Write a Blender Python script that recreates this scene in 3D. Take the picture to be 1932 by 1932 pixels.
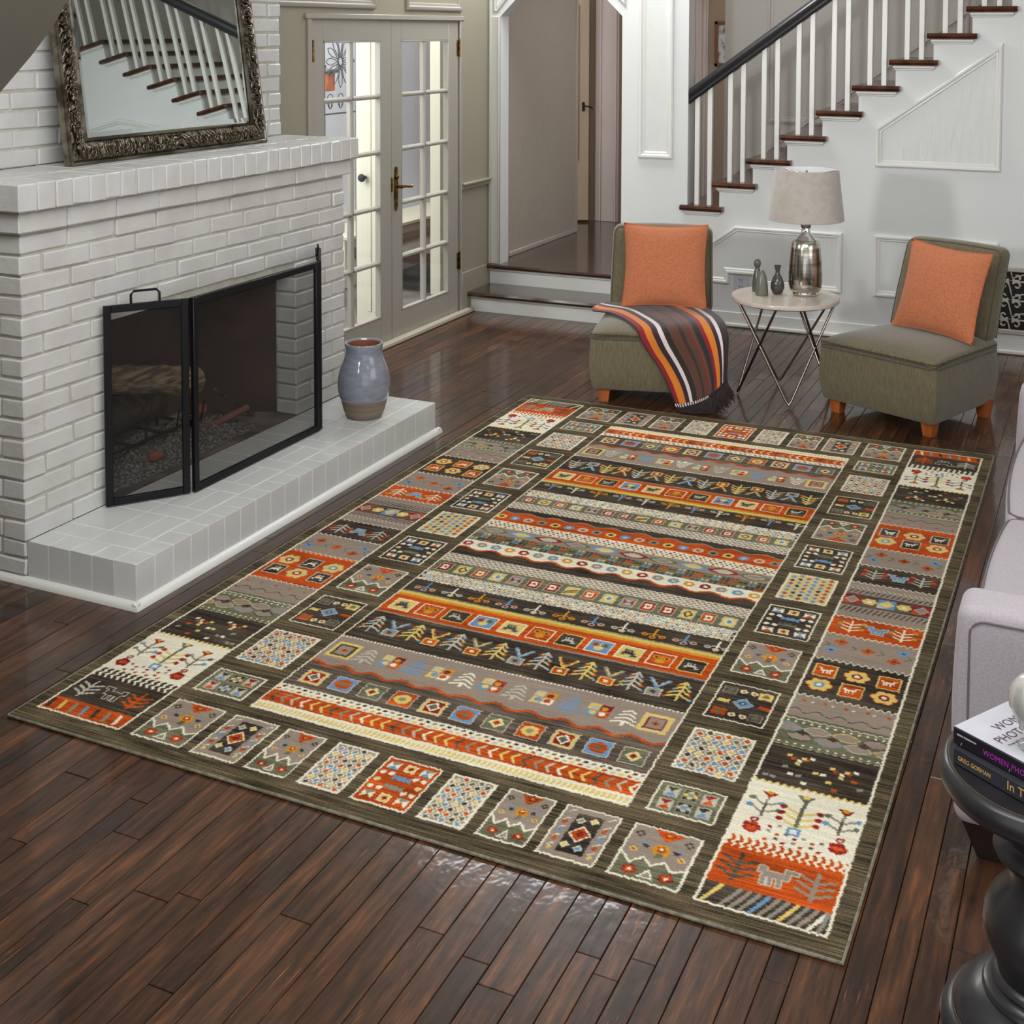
import bpy, bmesh, math, random
import numpy as np
from mathutils import Vector, Matrix
for o in list(bpy.data.objects): bpy.data.objects.remove(o)
random.seed(7); RS = np.random.RandomState(11)
SC = bpy.context.scene; COL = SC.collection
PI = math.pi; sin, cos = math.sin, math.cos
# ---------------------------------------------------------------- camera, sky, lights, exposure
F, YAW, PITCH, ROLL = 2474.08, 0.434279, 0.054535, 0.002265
cd = bpy.data.cameras.new('camera'); cam = bpy.data.objects.new('camera', cd); COL.objects.link(cam); SC.camera = cam
fw = Vector((-sin(YAW)*cos(PITCH), cos(YAW)*cos(PITCH), -sin(PITCH))); r0 = Vector((cos(YAW), sin(YAW), 0)); u0 = r0.cross(fw)
r1 = cos(ROLL)*r0+sin(ROLL)*u0; u1 = -sin(ROLL)*r0+cos(ROLL)*u0
M3 = Matrix((r1, u1, -fw)).transposed(); cam.matrix_world = Matrix.Translation((0, 0, 2.0)) @ M3.to_4x4()
cd.sensor_width = 36; cd.lens = F*36/1932; cd.shift_y = (190.83-966)/1932; cd.clip_start = .05; cd.clip_end = 100
SC.view_settings.view_transform = 'Standard'; SC.view_settings.look = 'None'; SC.view_settings.gamma = 1; SC.view_settings.use_curve_mapping = False
SC.view_settings.exposure = 0.0
W = bpy.data.worlds.new('sky'); SC.world = W; W.use_nodes = True
W.node_tree.nodes['Background'].inputs[0].default_value = (.94, .965, 1, 1); W.node_tree.nodes['Background'].inputs[1].default_value = 1.15
def area(name, loc, to, sx, sy, power, col=(1, 1, 1)):
    l = bpy.data.lights.new(name, 'AREA'); l.shape = 'RECTANGLE'; l.size = sx; l.size_y = sy; l.energy = power; l.color = col
    o = bpy.data.objects.new(name, l); COL.objects.link(o); o.location = loc
    o.rotation_euler = (Vector(to)-Vector(loc)).to_track_quat('-Z', 'Y').to_euler(); return o
def spot(name, loc, to, power, ang, rad, col=(1, 1, 1)):
    l = bpy.data.lights.new(name, 'SPOT'); l.energy = power; l.spot_size = math.radians(ang); l.spot_blend = .6; l.shadow_soft_size = rad; l.color = col
    o = bpy.data.objects.new(name, l); COL.objects.link(o); o.location = loc; o.rotation_euler = (Vector(to)-Vector(loc)).to_track_quat('-Z', 'Y').to_euler(); return o
spot('key_spot', (-2.95, 1.75, 1.95), (-1.6, 8.5, 1.05), 305, 46, .17, (.99, .99, 1))  # added spot out of view, aimed to cast the lamp's shadow on the wall
area('porch_daylight', (-5.0, 8.2, 3.6), (-5.2, 8.2, 0), 1.2, 5.0, 230, (.95, .98, 1))
area('porch_daylight_low', (-5.0, 5.2, 2.2), (-5.3, 9.5, 1.0), 1.0, 2.0, 60, (.95, .98, 1))
area('room_fill_high', (-.9, 2.3, 3.6), (-1.7, 6.2, 0), 3.6, 1.5, 142, (.975, .99, 1))  # added fill high at the front, lightens faces turned to the camera
area('right_fill', (2.9, 3.6, 1.9), (-3.5, 4.6, .6), 3.0, 2.2, 46, (.975, .99, 1))  # added fill lamp; the right wall has no window
area('hall_fill', (-3.2, 9.9, 2.9), (-3.2, 9.9, 0), .8, .8, 1.5, (1, .86, .7))  # added warm fill for the hall, no fixture there
area('stair_fill', (-.6, 9.1, 3.75), (-1.4, 9.1, 1), 1.0, .7, 1.5, (1, .95, .88))  # added weak fill over the stairs, no fixture there
# ---------------------------------------------------------------- materials
def lin(c):
    c = [x/255 for x in c]; return tuple((x/12.92 if x <= .04045 else ((x+.055)/1.055)**2.4) for x in c)+(1,)
def mat(name, c, rough=.5, metal=0, c2=None, ns=8, stretch=(1, 1, 1), mix=(.4, .6), bs=0, bst=.2, bd=.002, bstretch=None, coat=0, spec=.5, sheen=0, detail=4, obj=True):
    m = bpy.data.materials.new(name); m.use_nodes = True; N = m.node_tree.nodes; L = m.node_tree.links; b = N['Principled BSDF']
    b.inputs['Base Color'].default_value = lin(c); b.inputs['Roughness'].default_value = rough; b.inputs['Metallic'].default_value = metal
    b.inputs['Coat Weight'].default_value = coat; b.inputs['Coat Roughness'].default_value = .12; b.inputs['Specular IOR Level'].default_value = spec
    b.inputs['Sheen Weight'].default_value = sheen
    tc = N.new('ShaderNodeTexCoord')
    def noise(scale, st, det):
        mp = N.new('ShaderNodeMapping'); mp.inputs['Scale'].default_value = st; L.new(tc.outputs['Object'], mp.inputs[0])
        n = N.new('ShaderNodeTexNoise'); n.inputs['Scale'].default_value = scale; n.inputs['Detail'].default_value = det; L.new(mp.outputs[0], n.inputs[0]); return n
    if c2:
        n = noise(ns, stretch, detail); r = N.new('ShaderNodeValToRGB'); r.color_ramp.elements[0].position = mix[0]; r.color_ramp.elements[1].position = mix[1]
        r.color_ramp.elements[0].color = lin(c); r.color_ramp.elements[1].color = lin(c2); L.new(n.outputs[0], r.inputs[0]); L.new(r.outputs[0], b.inputs['Base Color'])
    if bs:
        n = noise(bs, bstretch or stretch, 3); bp = N.new('ShaderNodeBump'); bp.inputs['Strength'].default_value = bst; bp.inputs['Distance'].default_value = bd
        L.new(n.outputs[0], bp.inputs['Height']); L.new(bp.outputs[0], b.inputs['Normal'])
    return m
M = {}
M['brick'] = mat('painted_brick', (212, 211, 208), .36, c2=(204, 202, 198), ns=6, bs=38, bst=.5, bd=.004, spec=.4)
M['mortar'] = mat('painted_mortar', (186, 182, 166), .6, c2=(198, 196, 184), ns=20, bs=60, bst=.4, bd=.003)
M['soot'] = mat('sooty_brick', (62, 54, 49), .9, c2=(88, 66, 58), ns=5, mix=(.4, .7), bs=30, bst=.5, bd=.004)
M['hearth'] = mat('glazed_hearth_brick', (214, 215, 212), .22, c2=(208, 208, 205), ns=4, bs=14, bst=.25, bd=.002)
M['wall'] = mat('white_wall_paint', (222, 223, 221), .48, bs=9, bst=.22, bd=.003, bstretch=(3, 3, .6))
M['wallL'] = mat('shaded_white_wall_paint', (152, 146, 127), .5, bs=30, bst=.08, bd=.001)  # white left wall in shade: the darkening sits in this colour
M['wallS'] = mat('darkened_stairwell_paint', (172, 166, 157), .5); M['grain'] = mat('wall_panel_grain', (220, 221, 217), .42, bs=26, bst=1, bd=.006, bstretch=(1, 1, .22))  # stairwell wall shade put into its paint, as the spot over-lights it
M['trim2'] = mat('shaded_casing_paint', (198, 195, 186), .35); M['trim'] = mat('white_trim', (226, 225, 219), .3); M['doorp'] = mat('backlit_door_paint', (162, 157, 146), .35)  # door white darkened in its colour to stand for backlight
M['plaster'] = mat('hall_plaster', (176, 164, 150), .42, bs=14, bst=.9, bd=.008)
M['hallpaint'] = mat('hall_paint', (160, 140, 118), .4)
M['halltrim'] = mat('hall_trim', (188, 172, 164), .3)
M['ceiling'] = mat('ceiling_paint', (235, 235, 232), .7)
M['archp'] = mat('unlit_arch_plaster', (124, 119, 105), .8)  # shadow tone of the unlit near wall put into the plaster colour
M['tread'] = mat('dark_stair_wood', (58, 30, 18), .22, c2=(86, 48, 28), ns=14, stretch=(1, .15, 1), coat=.3)
M['step'] = mat('dark_step_wood', (52, 36, 28), .16, c2=(72, 50, 38), ns=10, stretch=(.12, 1, 1), coat=.4, bs=6, bst=.15, bd=.002)
M['rail'] = mat('black_handrail', (34, 34, 38), .3, bs=60, bst=.3, bd=.001, bstretch=(.1, 1, 1), coat=.3)
M['brass'] = mat('aged_brass', (150, 112, 48), .32, 1, c2=(90, 66, 30), ns=30)
M['iron'] = mat('black_iron', (30, 30, 34), .45, .6)
M['log'] = mat('log_bark', (158, 138, 104), .9, c2=(84, 72, 56), ns=60, stretch=(1, .1, 1), mix=(.36, .6), bs=25, bst=1, bd=.012, bstretch=(1, .2, 1))
M['char'] = mat('charred_wood', (46, 41, 37), .9, c2=(104, 86, 70), ns=14, mix=(.5, .7), bs=30, bst=.8, bd=.006)
M['ash'] = mat('ash', (66, 63, 60), .95, c2=(158, 154, 150), ns=80, mix=(.42, .75), bs=60, bst=1, bd=.008)
M['ember'] = mat('red_brick_piece', (150, 84, 58), .9)
M['olive'] = mat('olive_velvet', (108, 98, 72), .75, c2=(88, 79, 56), ns=90, stretch=(1, 1, .25), mix=(.3, .7), sheen=.35, bs=160, bst=.25, bd=.001, bstretch=(1, 1, .3))
M['olseam'] = mat('olive_piping', (76, 70, 54), .8, sheen=.3)
M['legw'] = mat('amber_wood_leg', (176, 98, 48), .35, c2=(150, 78, 36), ns=12, stretch=(1, 1, .2), coat=.2)
M['orange'] = mat('orange_weave', (200, 124, 82), .85, c2=(168, 92, 58), ns=230, stretch=(1, 1, .5), mix=(.3, .7), sheen=.2, bs=260, bst=.4, bd=.001, detail=2)
M['orseam'] = mat('orange_seam', (184, 98, 58), .85)
M['sofa'] = mat('lilac_grey_linen', (184, 176, 180), .85, c2=(168, 160, 165), ns=190, mix=(.3, .7), sheen=.25, bs=260, bst=.3, bd=.0008, detail=2)
M['sofaseam'] = mat('dark_welt', (112, 103, 106), .8)
M['sofaleg'] = mat('espresso_wood', (44, 27, 20), .3, coat=.2)
M['stone'] = mat('travertine', (206, 196, 184), .25, c2=(184, 170, 156), ns=7, stretch=(1, .25, 1), mix=(.35, .65))
M['nickel'] = mat('brushed_bronze', (150, 136, 122), .28, 1)
M['mercury'] = mat('mercury_glass', (214, 208, 198), .16, 1, c2=(150, 142, 130), ns=16, stretch=(.3, .3, 3), mix=(.35, .65), bs=40, bst=.15, bd=.001)
M['chrome'] = mat('clear_silver', (230, 228, 222), .06, 1)
M['shade'] = mat('suede_shade', (182, 173, 164), .9, c2=(174, 165, 156), ns=26, sheen=.4, bs=22, bst=.5, bd=.002)
M['shadein'] = mat('shade_lining', (236, 236, 238), .8)
M['pew'] = mat('grey_ceramic', (84, 82, 76), .25, c2=(92, 92, 80), ns=4)
M['pew2'] = mat('grey_green_ceramic', (102, 104, 90), .3)
M['pew3'] = mat('dark_grey_ceramic', (70, 66, 66), .16)
M['glaze'] = mat('blue_grey_glaze', (138, 143, 153), .14, c2=(128, 133, 145), ns=26, stretch=(.5, .5, 2.2), coat=.6, bs=12, bst=.12, bd=.003, bstretch=(.3, .3, 3))
M['clay'] = mat('raw_clay', (138, 122, 108), .7, c2=(122, 106, 92), ns=8, stretch=(.3, .3, 6), bs=20, bst=.3, bd=.002, bstretch=(.1, .1, 5))
M['terra'] = mat('terracotta_inside', (132, 74, 46), .7)
M['black'] = mat('satin_black_wood', (40, 39, 42), .34, c2=(48, 46, 48), ns=9, bs=6, bst=.1, bd=.003, coat=.15)
M['gold'] = mat('worn_gold_edge', (112, 96, 56), .5)
M['plate'] = mat('outlet_plastic', (196, 196, 204), .4); M['darkp'] = mat('dark_slot', (40, 38, 38), .6)
M['bookw'] = mat('pale_book_cover', (206, 206, 212), .3, c2=(182, 182, 188), ns=5, mix=(.4, .7)); M['bookk'] = mat('black_book_cover', (34, 32, 38), .3); M['page'] = mat('book_pages', (226, 220, 206), .8)
M['bookg'] = mat('slate_book_cover', (52, 52, 60), .22)
M['mag'] = mat('magenta_print', (176, 44, 168), .5); M['gldp'] = mat('gold_print', (222, 176, 92), .5); M['ink'] = mat('dark_print', (96, 72, 84), .5); M['whtp'] = mat('white_print', (232, 232, 232), .5)
M['stucco'] = mat('porch_stucco', (212, 216, 226), .9, bs=14, bst=.5, bd=.01); M['cream'] = mat('cream_boards', (226, 222, 200), .5)
M['porch'] = mat('porch_floor', (120, 116, 108), .8, c2=(90, 86, 80), ns=3)
M['wframe'] = mat('dark_grey_iron', (70, 72, 78), .5, .5); M['amber'] = mat('amber_glass', (190, 96, 30), .3)
M['vent'] = mat('cream_metal', (186, 180, 166), .45); M['void'] = mat('duct_dark', (38, 36, 34), .9)
M['oakf'] = mat('oak_frame', (120, 74, 34), .4); M['vase_hi'] = M['glaze']
M['sill'] = mat('threshold_wood', (204, 194, 176), .4)
M['hair'] = mat('dark_fringe', (46, 34, 34), .8)
def transmat(name, col, fac, rough=.1, gloss=True):
    m = bpy.data.materials.new(name); m.use_nodes = True; N = m.node_tree.nodes; L = m.node_tree.links; N.remove(N['Principled BSDF'])
    t = N.new('ShaderNodeBsdfTransparent'); g = N.new('ShaderNodeBsdfGlossy' if gloss else 'ShaderNodeBsdfDiffuse'); g.inputs['Color'].default_value = lin(col)
    if gloss: g.inputs['Roughness'].default_value = rough
    x = N.new('ShaderNodeMixShader'); x.inputs[0].default_value = fac; L.new(t.outputs[0], x.inputs[1]); L.new(g.outputs[0], x.inputs[2])
    L.new(x.outputs[0], N['Material Output'].inputs[0]); return m
M['glass'] = transmat('window_glass', (255, 255, 255), .05, .02)
M['mesh'] = transmat('fire_screen_mesh', (62, 58, 54), .24, gloss=False)
def mirror_mat():
    m = mat('mirror_silver', (232, 240, 238), .01, 1); return m
M['mirror'] = mirror_mat()
def frame_mat():        # carved, aged silver frame: a scrolling relief
    m = mat('antique_silver', (120, 110, 96), .38, 1); N = m.node_tree.nodes; L = m.node_tree.links; b = N['Principled BSDF']
    tc = N.new('ShaderNodeTexCoord'); v = N.new('ShaderNodeTexVoronoi'); v.feature = 'SMOOTH_F1'; v.inputs['Scale'].default_value = 30
    w = N.new('ShaderNodeTexWave'); w.wave_type = 'RINGS'; w.inputs['Scale'].default_value = 16; w.inputs['Distortion'].default_value = 9; w.inputs['Detail'].default_value = 1; w.inputs['Detail Scale'].default_value = 1.6
    L.new(tc.outputs['Object'], v.inputs[0]); L.new(tc.outputs['Object'], w.inputs[0])
    mx = N.new('ShaderNodeMath'); mx.operation = 'ADD'; L.new(v.outputs['Distance'], mx.inputs[0]); L.new(w.outputs['Fac'], mx.inputs[1])
    r = N.new('ShaderNodeValToRGB'); r.color_ramp.elements[0].position = .35; r.color_ramp.elements[0].color = lin((44, 38, 32)); r.color_ramp.elements[1].position = 1.0; r.color_ramp.elements[1].color = lin((122, 112, 96)); L.new(mx.outputs[0], r.inputs[0]); L.new(r.outputs[0], b.inputs['Base Color'])
    bp = N.new('ShaderNodeBump'); bp.inputs['Strength'].default_value = .9; bp.inputs['Distance'].default_value = .006; L.new(mx.outputs[0], bp.inputs['Height']); L.new(bp.outputs[0], b.inputs['Normal']); return m
M['carved'] = frame_mat(); M['silver'] = mat('plain_silver_edge', (150, 142, 128), .34, 1, c2=(84, 76, 64), ns=14, stretch=(1, .3, 1))
def floor_mat():
    m = bpy.data.materials.new('dark_plank_floor'); m.use_nodes = True; N = m.node_tree.nodes; L = m.node_tree.links; b = N['Principled BSDF']
    tc = N.new('ShaderNodeTexCoord'); at = N.new('ShaderNodeAttribute'); at.attribute_name = 'plank'; at.attribute_type = 'GEOMETRY'
    off = N.new('ShaderNodeVectorMath'); off.operation = 'MULTIPLY_ADD'; off.inputs[1].default_value = (7, 31, 3); L.new(at.outputs['Color'], off.inputs[0]); L.new(tc.outputs['Object'], off.inputs[2])
    def nz(scale, st, det, src=off):
        mp = N.new('ShaderNodeMapping'); mp.inputs['Scale'].default_value = st; L.new(src.outputs[0], mp.inputs[0]); n = N.new('ShaderNodeTexNoise'); n.inputs['Scale'].default_value = scale; n.inputs['Detail'].default_value = det; n.inputs['Roughness'].default_value = .6; L.new(mp.outputs[0], n.inputs[0]); return n
    g1 = nz(9, (6, .55, 1), 6); r = N.new('ShaderNodeValToRGB'); e = r.color_ramp; e.elements[0].position = .28; e.elements[0].color = lin((30, 18, 10)); e.elements[1].position = .55; e.elements[1].color = lin((70, 42, 24)); x = e.elements.new(.72); x.color = lin((106, 63, 34)); L.new(g1.outputs[0], r.inputs[0])
    sep = N.new('ShaderNodeSeparateColor'); L.new(at.outputs['Color'], sep.inputs[0])
    mr = N.new('ShaderNodeMapRange'); mr.inputs[3].default_value = .55; mr.inputs[4].default_value = 1.5; L.new(sep.outputs[1], mr.inputs[0])
    hs = N.new('ShaderNodeHueSaturation'); L.new(r.outputs[0], hs.inputs['Color']); L.new(mr.outputs[0], hs.inputs['Value'])
    g2 = nz(30, (9, .3, 1), 4); r2 = N.new('ShaderNodeValToRGB'); r2.color_ramp.elements[0].position = .64; r2.color_ramp.elements[1].position = .70; L.new(g2.outputs[0], r2.inputs[0])
    g3 = nz(1.3, (1, 1, 1), 2, tc and off); mu = N.new('ShaderNodeMath'); mu.operation = 'MULTIPLY'; r3 = N.new('ShaderNodeValToRGB'); r3.color_ramp.elements[0].position = .42; r3.color_ramp.elements[1].position = .62; L.new(g3.outputs[0], r3.inputs[0]); L.new(r2.outputs[0], mu.inputs[0]); L.new(r3.outputs[0], mu.inputs[1])
    mx = N.new('ShaderNodeMix'); mx.data_type = 'RGBA'; L.new(mu.outputs[0], mx.inputs['Factor']); L.new(hs.outputs[0], mx.inputs['A']); mx.inputs['B'].default_value = lin((168, 104, 56)); L.new(mx.outputs['Result'], b.inputs['Base Color'])
    b.inputs['Coat Weight'].default_value = .55; b.inputs['Coat Roughness'].default_value = .07; b.inputs['Specular IOR Level'].default_value = .3
    rg = nz(3, (1, .5, 1), 3); rr = N.new('ShaderNodeMapRange'); rr.inputs[3].default_value = .24; rr.inputs[4].default_value = .46; L.new(rg.outputs[0], rr.inputs[0]); L.new(rr.outputs[0], b.inputs['Roughness'])
    w = nz(26, (1, .7, 1), 2); bp = N.new('ShaderNodeBump'); bp.inputs['Strength'].default_value = .22; bp.inputs['Distance'].default_value = .003; L.new(w.outputs[0], bp.inputs['Height']); L.new(bp.outputs[0], b.inputs['Normal']); L.new(bp.outputs[0], b.inputs['Coat Normal'])
    return m
M['floor'] = floor_mat()
def stripes_mat(name, stops, coord='x', bump=True):
    m = mat(name, (90, 60, 50), .9, sheen=.2); N = m.node_tree.nodes; L = m.node_tree.links; b = N['Principled BSDF']
    u = N.new('ShaderNodeUVMap'); s = N.new('ShaderNodeSeparateXYZ'); L.new(u.outputs[0], s.inputs[0])
    n = N.new('ShaderNodeTexNoise'); n.inputs['Scale'].default_value = 9; L.new(u.outputs[0], n.inputs[0])
    ad = N.new('ShaderNodeMath'); ad.operation = 'MULTIPLY_ADD'; ad.inputs[1].default_value = .012; L.new(n.outputs[0], ad.inputs[0]); L.new(s.outputs[0 if coord == 'x' else 1], ad.inputs[2])
    r = N.new('ShaderNodeValToRGB'); r.color_ramp.interpolation = 'CONSTANT'; e = r.color_ramp.elements
    e[0].position = 0; e[0].color = lin(stops[0][1]); e[1].position = stops[1][0]; e[1].color = lin(stops[1][1])
    for p, c in stops[2:]: x = e.new(p); x.color = lin(c)
    L.new(ad.outputs[0], r.inputs[0]); L.new(r.outputs[0], b.inputs['Base Color'])
    w = N.new('ShaderNodeTexNoise'); w.inputs['Scale'].default_value = 240; L.new(u.outputs[0], w.inputs[0]); bp = N.new('ShaderNodeBump'); bp.inputs['Strength'].default_value = .3; bp.inputs['Distance'].default_value = .001; L.new(w.outputs[0], bp.inputs['Height']); L.new(bp.outputs[0], b.inputs['Normal'])
    return m
R_, O_, P_, W_, K_, B_, C_ = (132, 22, 34), (206, 120, 36), (48, 28, 40), (214, 202, 200), (44, 34, 30), (84, 58, 44), (38, 40, 46)
M['throw'] = stripes_mat('striped_wool', [(0, K_), (.02, R_), (.085, O_), (.175, P_), (.235, W_), (.285, K_), (.35, B_), (.425, R_), (.43, B_), (.455, (60, 44, 36)), (.5, B_), (.555, R_), (.56, B_), (.575, R_), (.583, B_), (.60, (170, 70, 40)), (.605, B_), (.63, C_), (.69, R_), (.735, O_), (.81, P_), (.86, W_), (.91, K_)])
M['stitch'] = stripes_mat('whip_stitch', [(0, W_), (.02, K_)]+[(.02*i, W_ if i % 2 == 0 else K_) for i in range(2, 30)])
# ---------------------------------------------------------------- mesh builder
class MB:
    def __init__(s): s.v = []; s.f = []; s.uv = {}
    def add(s, vs, fs):
        b = len(s.v); s.v += [tuple(x) for x in vs]; s.f += [tuple(b+i for i in f) for f in fs]; return b
    def box(s, x0, x1, y0, y1, z0, z1, c=0, T=None, jit=0):
        if x0 > x1: x0, x1 = x1, x0
        if y0 > y1: y0, y1 = y1, y0
        if z0 > z1: z0, z1 = z1, z0
        c = min(c, (x1-x0)*.49, (y1-y0)*.49, (z1-z0)*.49)
        if c <= 0:
            vs = [(x, y, z) for x in (x0, x1) for y in (y0, y1) for z in (z0, z1)]
            fs = [(0, 1, 3, 2), (4, 6, 7, 5), (0, 4, 5, 1), (2, 3, 7, 6), (0, 2, 6, 4), (1, 5, 7, 3)]
        else:
            vs = []; idx = {}
            L = (x0, y0, z0); H = (x1, y1, z1)
            for a in (0, 1):
                for b in (0, 1):
                    for d in (0, 1):
                        p = [H[0] if a else L[0], H[1] if b else L[1], H[2] if d else L[2]]; sg = [-1 if a else 1, -1 if b else 1, -1 if d else 1]
                        j = [random.uniform(-jit, jit) for _ in range(3)] if jit else (0, 0, 0)
                        for ax in range(3):      # vertex lying on the face normal to ax
                            q = [p[i]+j[i]*(.4 if i == ax else 1)+(0 if i == ax else sg[i]*c) for i in range(3)]
                            idx[(a, b, d, ax)] = len(vs); vs.append(tuple(q))
            fs = []
            def K(bits, ax): return idx[(bits[0], bits[1], bits[2], ax)]
            for ax in range(3):
                o = [i for i in range(3) if i != ax]
                for s_ in (0, 1):
                    q = []
                    for m, n in ((0, 0), (1, 0), (1, 1), (0, 1)):
                        bt = [0, 0, 0]; bt[ax] = s_; bt[o[0]] = m; bt[o[1]] = n; q.append(K(bt, ax))
                    fs.append(tuple(q))
            for ax in range(3):          # edges along ax
                o = [i for i in range(3) if i != ax]
                for m in (0, 1):
                    for n in (0, 1):
                        b0 = [0, 0, 0]; b0[o[0]] = m; b0[o[1]] = n; b1 = list(b0); b1[ax] = 1
                        fs.append((K(b0, o[0]), K(b1, o[0]), K(b1, o[1]), K(b0, o[1])))
            for a in (0, 1):
                for b in (0, 1):
                    for d in (0, 1): fs.append(tuple(K((a, b, d), ax) for ax in range(3)))
        if T: vs = [tuple(T @ Vector(v)) for v in vs]
        s.add(vs, fs); return s
    def prism(s, pts, d0, d1, ax='y'):      # polygon in the other two axes, extruded along ax
        def mk(p, d): return {'x': (d, p[0], p[1]), 'y': (p[0], d, p[1]), 'z': (p[0], p[1], d)}[ax]
        n = len(pts); s.add([mk(p, d0) for p in pts]+[mk(p, d1) for p in pts], [tuple(range(n)), tuple(range(2*n-1, n-1, -1))]+[(i, (i+1) % n, n+(i+1) % n, n+i) for i in range(n)]); return s
    def lathe(s, prof, n=48, cx=0, cy=0, cap=(True, True)):
        vs = [(cx+r*cos(2*PI*i/n), cy+r*sin(2*PI*i/n), z) for r, z in prof for i in range(n)]; k = len(prof)
        fs = [(j*n+i, j*n+(i+1) % n, (j+1)*n+(i+1) % n, (j+1)*n+i) for j in range(k-1) for i in range(n)]
        if cap[0]: fs.append(tuple(range(n))[::-1])
        if cap[1]: fs.append(tuple((k-1)*n+i for i in range(n)))
        s.add(vs, fs); return s
    def tube(s, path, r, n=10, sq=None, closed=False):
        P = [Vector(p) for p in path]; k = len(P); rings = []
        for i, p in enumerate(P):
            if closed: d = P[(i+1) % k]-P[i-1]
            else: d = (P[min(i+1, k-1)]-P[max(i-1, 0)])
            d.normalize(); up = Vector((0, 0, 1)) if abs(d.z) < .92 else Vector((1, 0, 0)); a = d.cross(up).normalized(); b = a.cross(d)
            rr = r[i] if isinstance(r, (list, tuple)) else r
            rings.append([p+a*cos(2*PI*(j+.5)/n)*rr*(sq[0] if sq else 1)+b*sin(2*PI*(j+.5)/n)*rr*(sq[1] if sq else 1) for j in range(n)])
        vs = [v for g in rings for v in g]; m = k if closed else k-1
        fs = [(i*n+j, i*n+(j+1) % n, ((i+1) % k)*n+(j+1) % n, ((i+1) % k)*n+j) for i in range(m) for j in range(n)]
        if not closed: fs += [tuple(range(n))[::-1], tuple((k-1)*n+j for j in range(n))]
        s.add(vs, fs); return s
    def grid(s, fn, nu, nv, uv=False):
        b = len(s.v); s.v += [tuple(fn(i/nu, j/nv)) for i in range(nu+1) for j in range(nv+1)]
        for i in range(nu):
            for j in range(nv):
                f = (b+i*(nv+1)+j, b+(i+1)*(nv+1)+j, b+(i+1)*(nv+1)+j+1, b+i*(nv+1)+j+1)
                if uv: s.uv[len(s.f)] = [(i/nu, j/nv), ((i+1)/nu, j/nv), ((i+1)/nu, (j+1)/nv), (i/nu, (j+1)/nv)]
                s.f.append(f)
        return s
    def rbox(s, hx, hy, hz, r, fn=None, n=10):      # soft box, half sizes, rounded by r, then bent by fn
        def ax(h):
            a = [-h+r*(1-cos(PI/2*i/4)) for i in range(5)]; m = [-(h-r)+2*(h-r)*i/n for i in range(1, n)]; return a+m+[-x for x in a[::-1]]
        X, Y, Z = ax(hx), ax(hy), ax(hz); idx = {}
        def vid(p):
            k = tuple(round(c, 6) for c in p)
            if k not in idx:
                q = [max(-(h-r), min(h-r, c)) for c, h in zip(p, (hx, hy, hz))]; d = Vector(p)-Vector(q)
                v = Vector(q)+(d.normalized()*r if d.length > 1e-9 else d)
                if fn: v = Vector(fn(*v))
                idx[k] = len(s.v); s.v.append(tuple(v))
            return idx[k]
        for A, B, C, o in ((X, Y, hz, 2), (X, Z, hy, 1), (Y, Z, hx, 0)):
            for sg in (-1, 1):
                for i in range(len(A)-1):
                    for j in range(len(B)-1):
                        def P(a, b):
                            return {2: (a, b, sg*C), 1: (a, sg*C, b), 0: (sg*C, a, b)}[o]
                        s.f.append((vid(P(A[i], B[j])), vid(P(A[i+1], B[j])), vid(P(A[i+1], B[j+1])), vid(P(A[i], B[j+1]))))
        return s
    def build(s, name, m, parent=None, at=None, ang=40, kind=None, label=None, cat=None, group=None, flat=False, fix=True):
        me = bpy.data.meshes.new(name)
        off = Vector((0, 0, 0)); R = None
        root = parent
        while root is not None and root.parent is not None: root = root.parent
        if at == 'world' and root is not None: off = root.location; R = Matrix.Rotation(-root.rotation_euler.z, 4, 'Z')
        elif parent is None and at is not None and at != 'world': off = Vector(at)
        vs = [Vector(v)-off for v in s.v]
        if R and root.rotation_euler.z: vs = [R @ v for v in vs]
        me.from_pydata([tuple(v) for v in vs], [], s.f)
        if s.uv:
            ul = me.uv_layers.new(name='UVMap')
            for p in me.polygons:
                if p.index in s.uv:
                    for k, li in enumerate(p.loop_indices): ul.data[li].uv = s.uv[p.index][k]
        if fix:
            bm = bmesh.new(); bm.from_mesh(me); bmesh.ops.recalc_face_normals(bm, faces=bm.faces); bm.to_mesh(me); bm.free()
        me.materials.append(m if not isinstance(m, str) else M[m])
        if not flat:
            me.polygons.foreach_set('use_smooth', [True]*len(me.polygons)); me.set_sharp_from_angle(angle=math.radians(ang))
        o = bpy.data.objects.new(name, me); COL.objects.link(o)
        if parent is not None: o.parent = parent
        elif at is not None and at != 'world': o.location = at
        tag(o, label, cat, group, kind); return o
def tag(o, label=None, cat=None, group=None, kind=None):
    if label: o['label'] = label
    if cat: o['category'] = cat
    if group: o['group'] = group
    if kind: o['kind'] = kind
    return o
def thing(name, loc, label=None, cat=None, rz=0, group=None, kind=None):
    o = bpy.data.objects.new(name, None); COL.objects.link(o); o.location = loc; o.rotation_euler = (0, 0, rz); o.empty_display_size = .1
    return tag(o, label, cat, group, kind)
def copy_tree(o, parent=None):
    c = o.copy(); COL.objects.link(c); c.parent = parent
    for ch in [x for x in bpy.data.objects if x.parent == o and x is not c]: copy_tree(ch, c)
    return c
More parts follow.
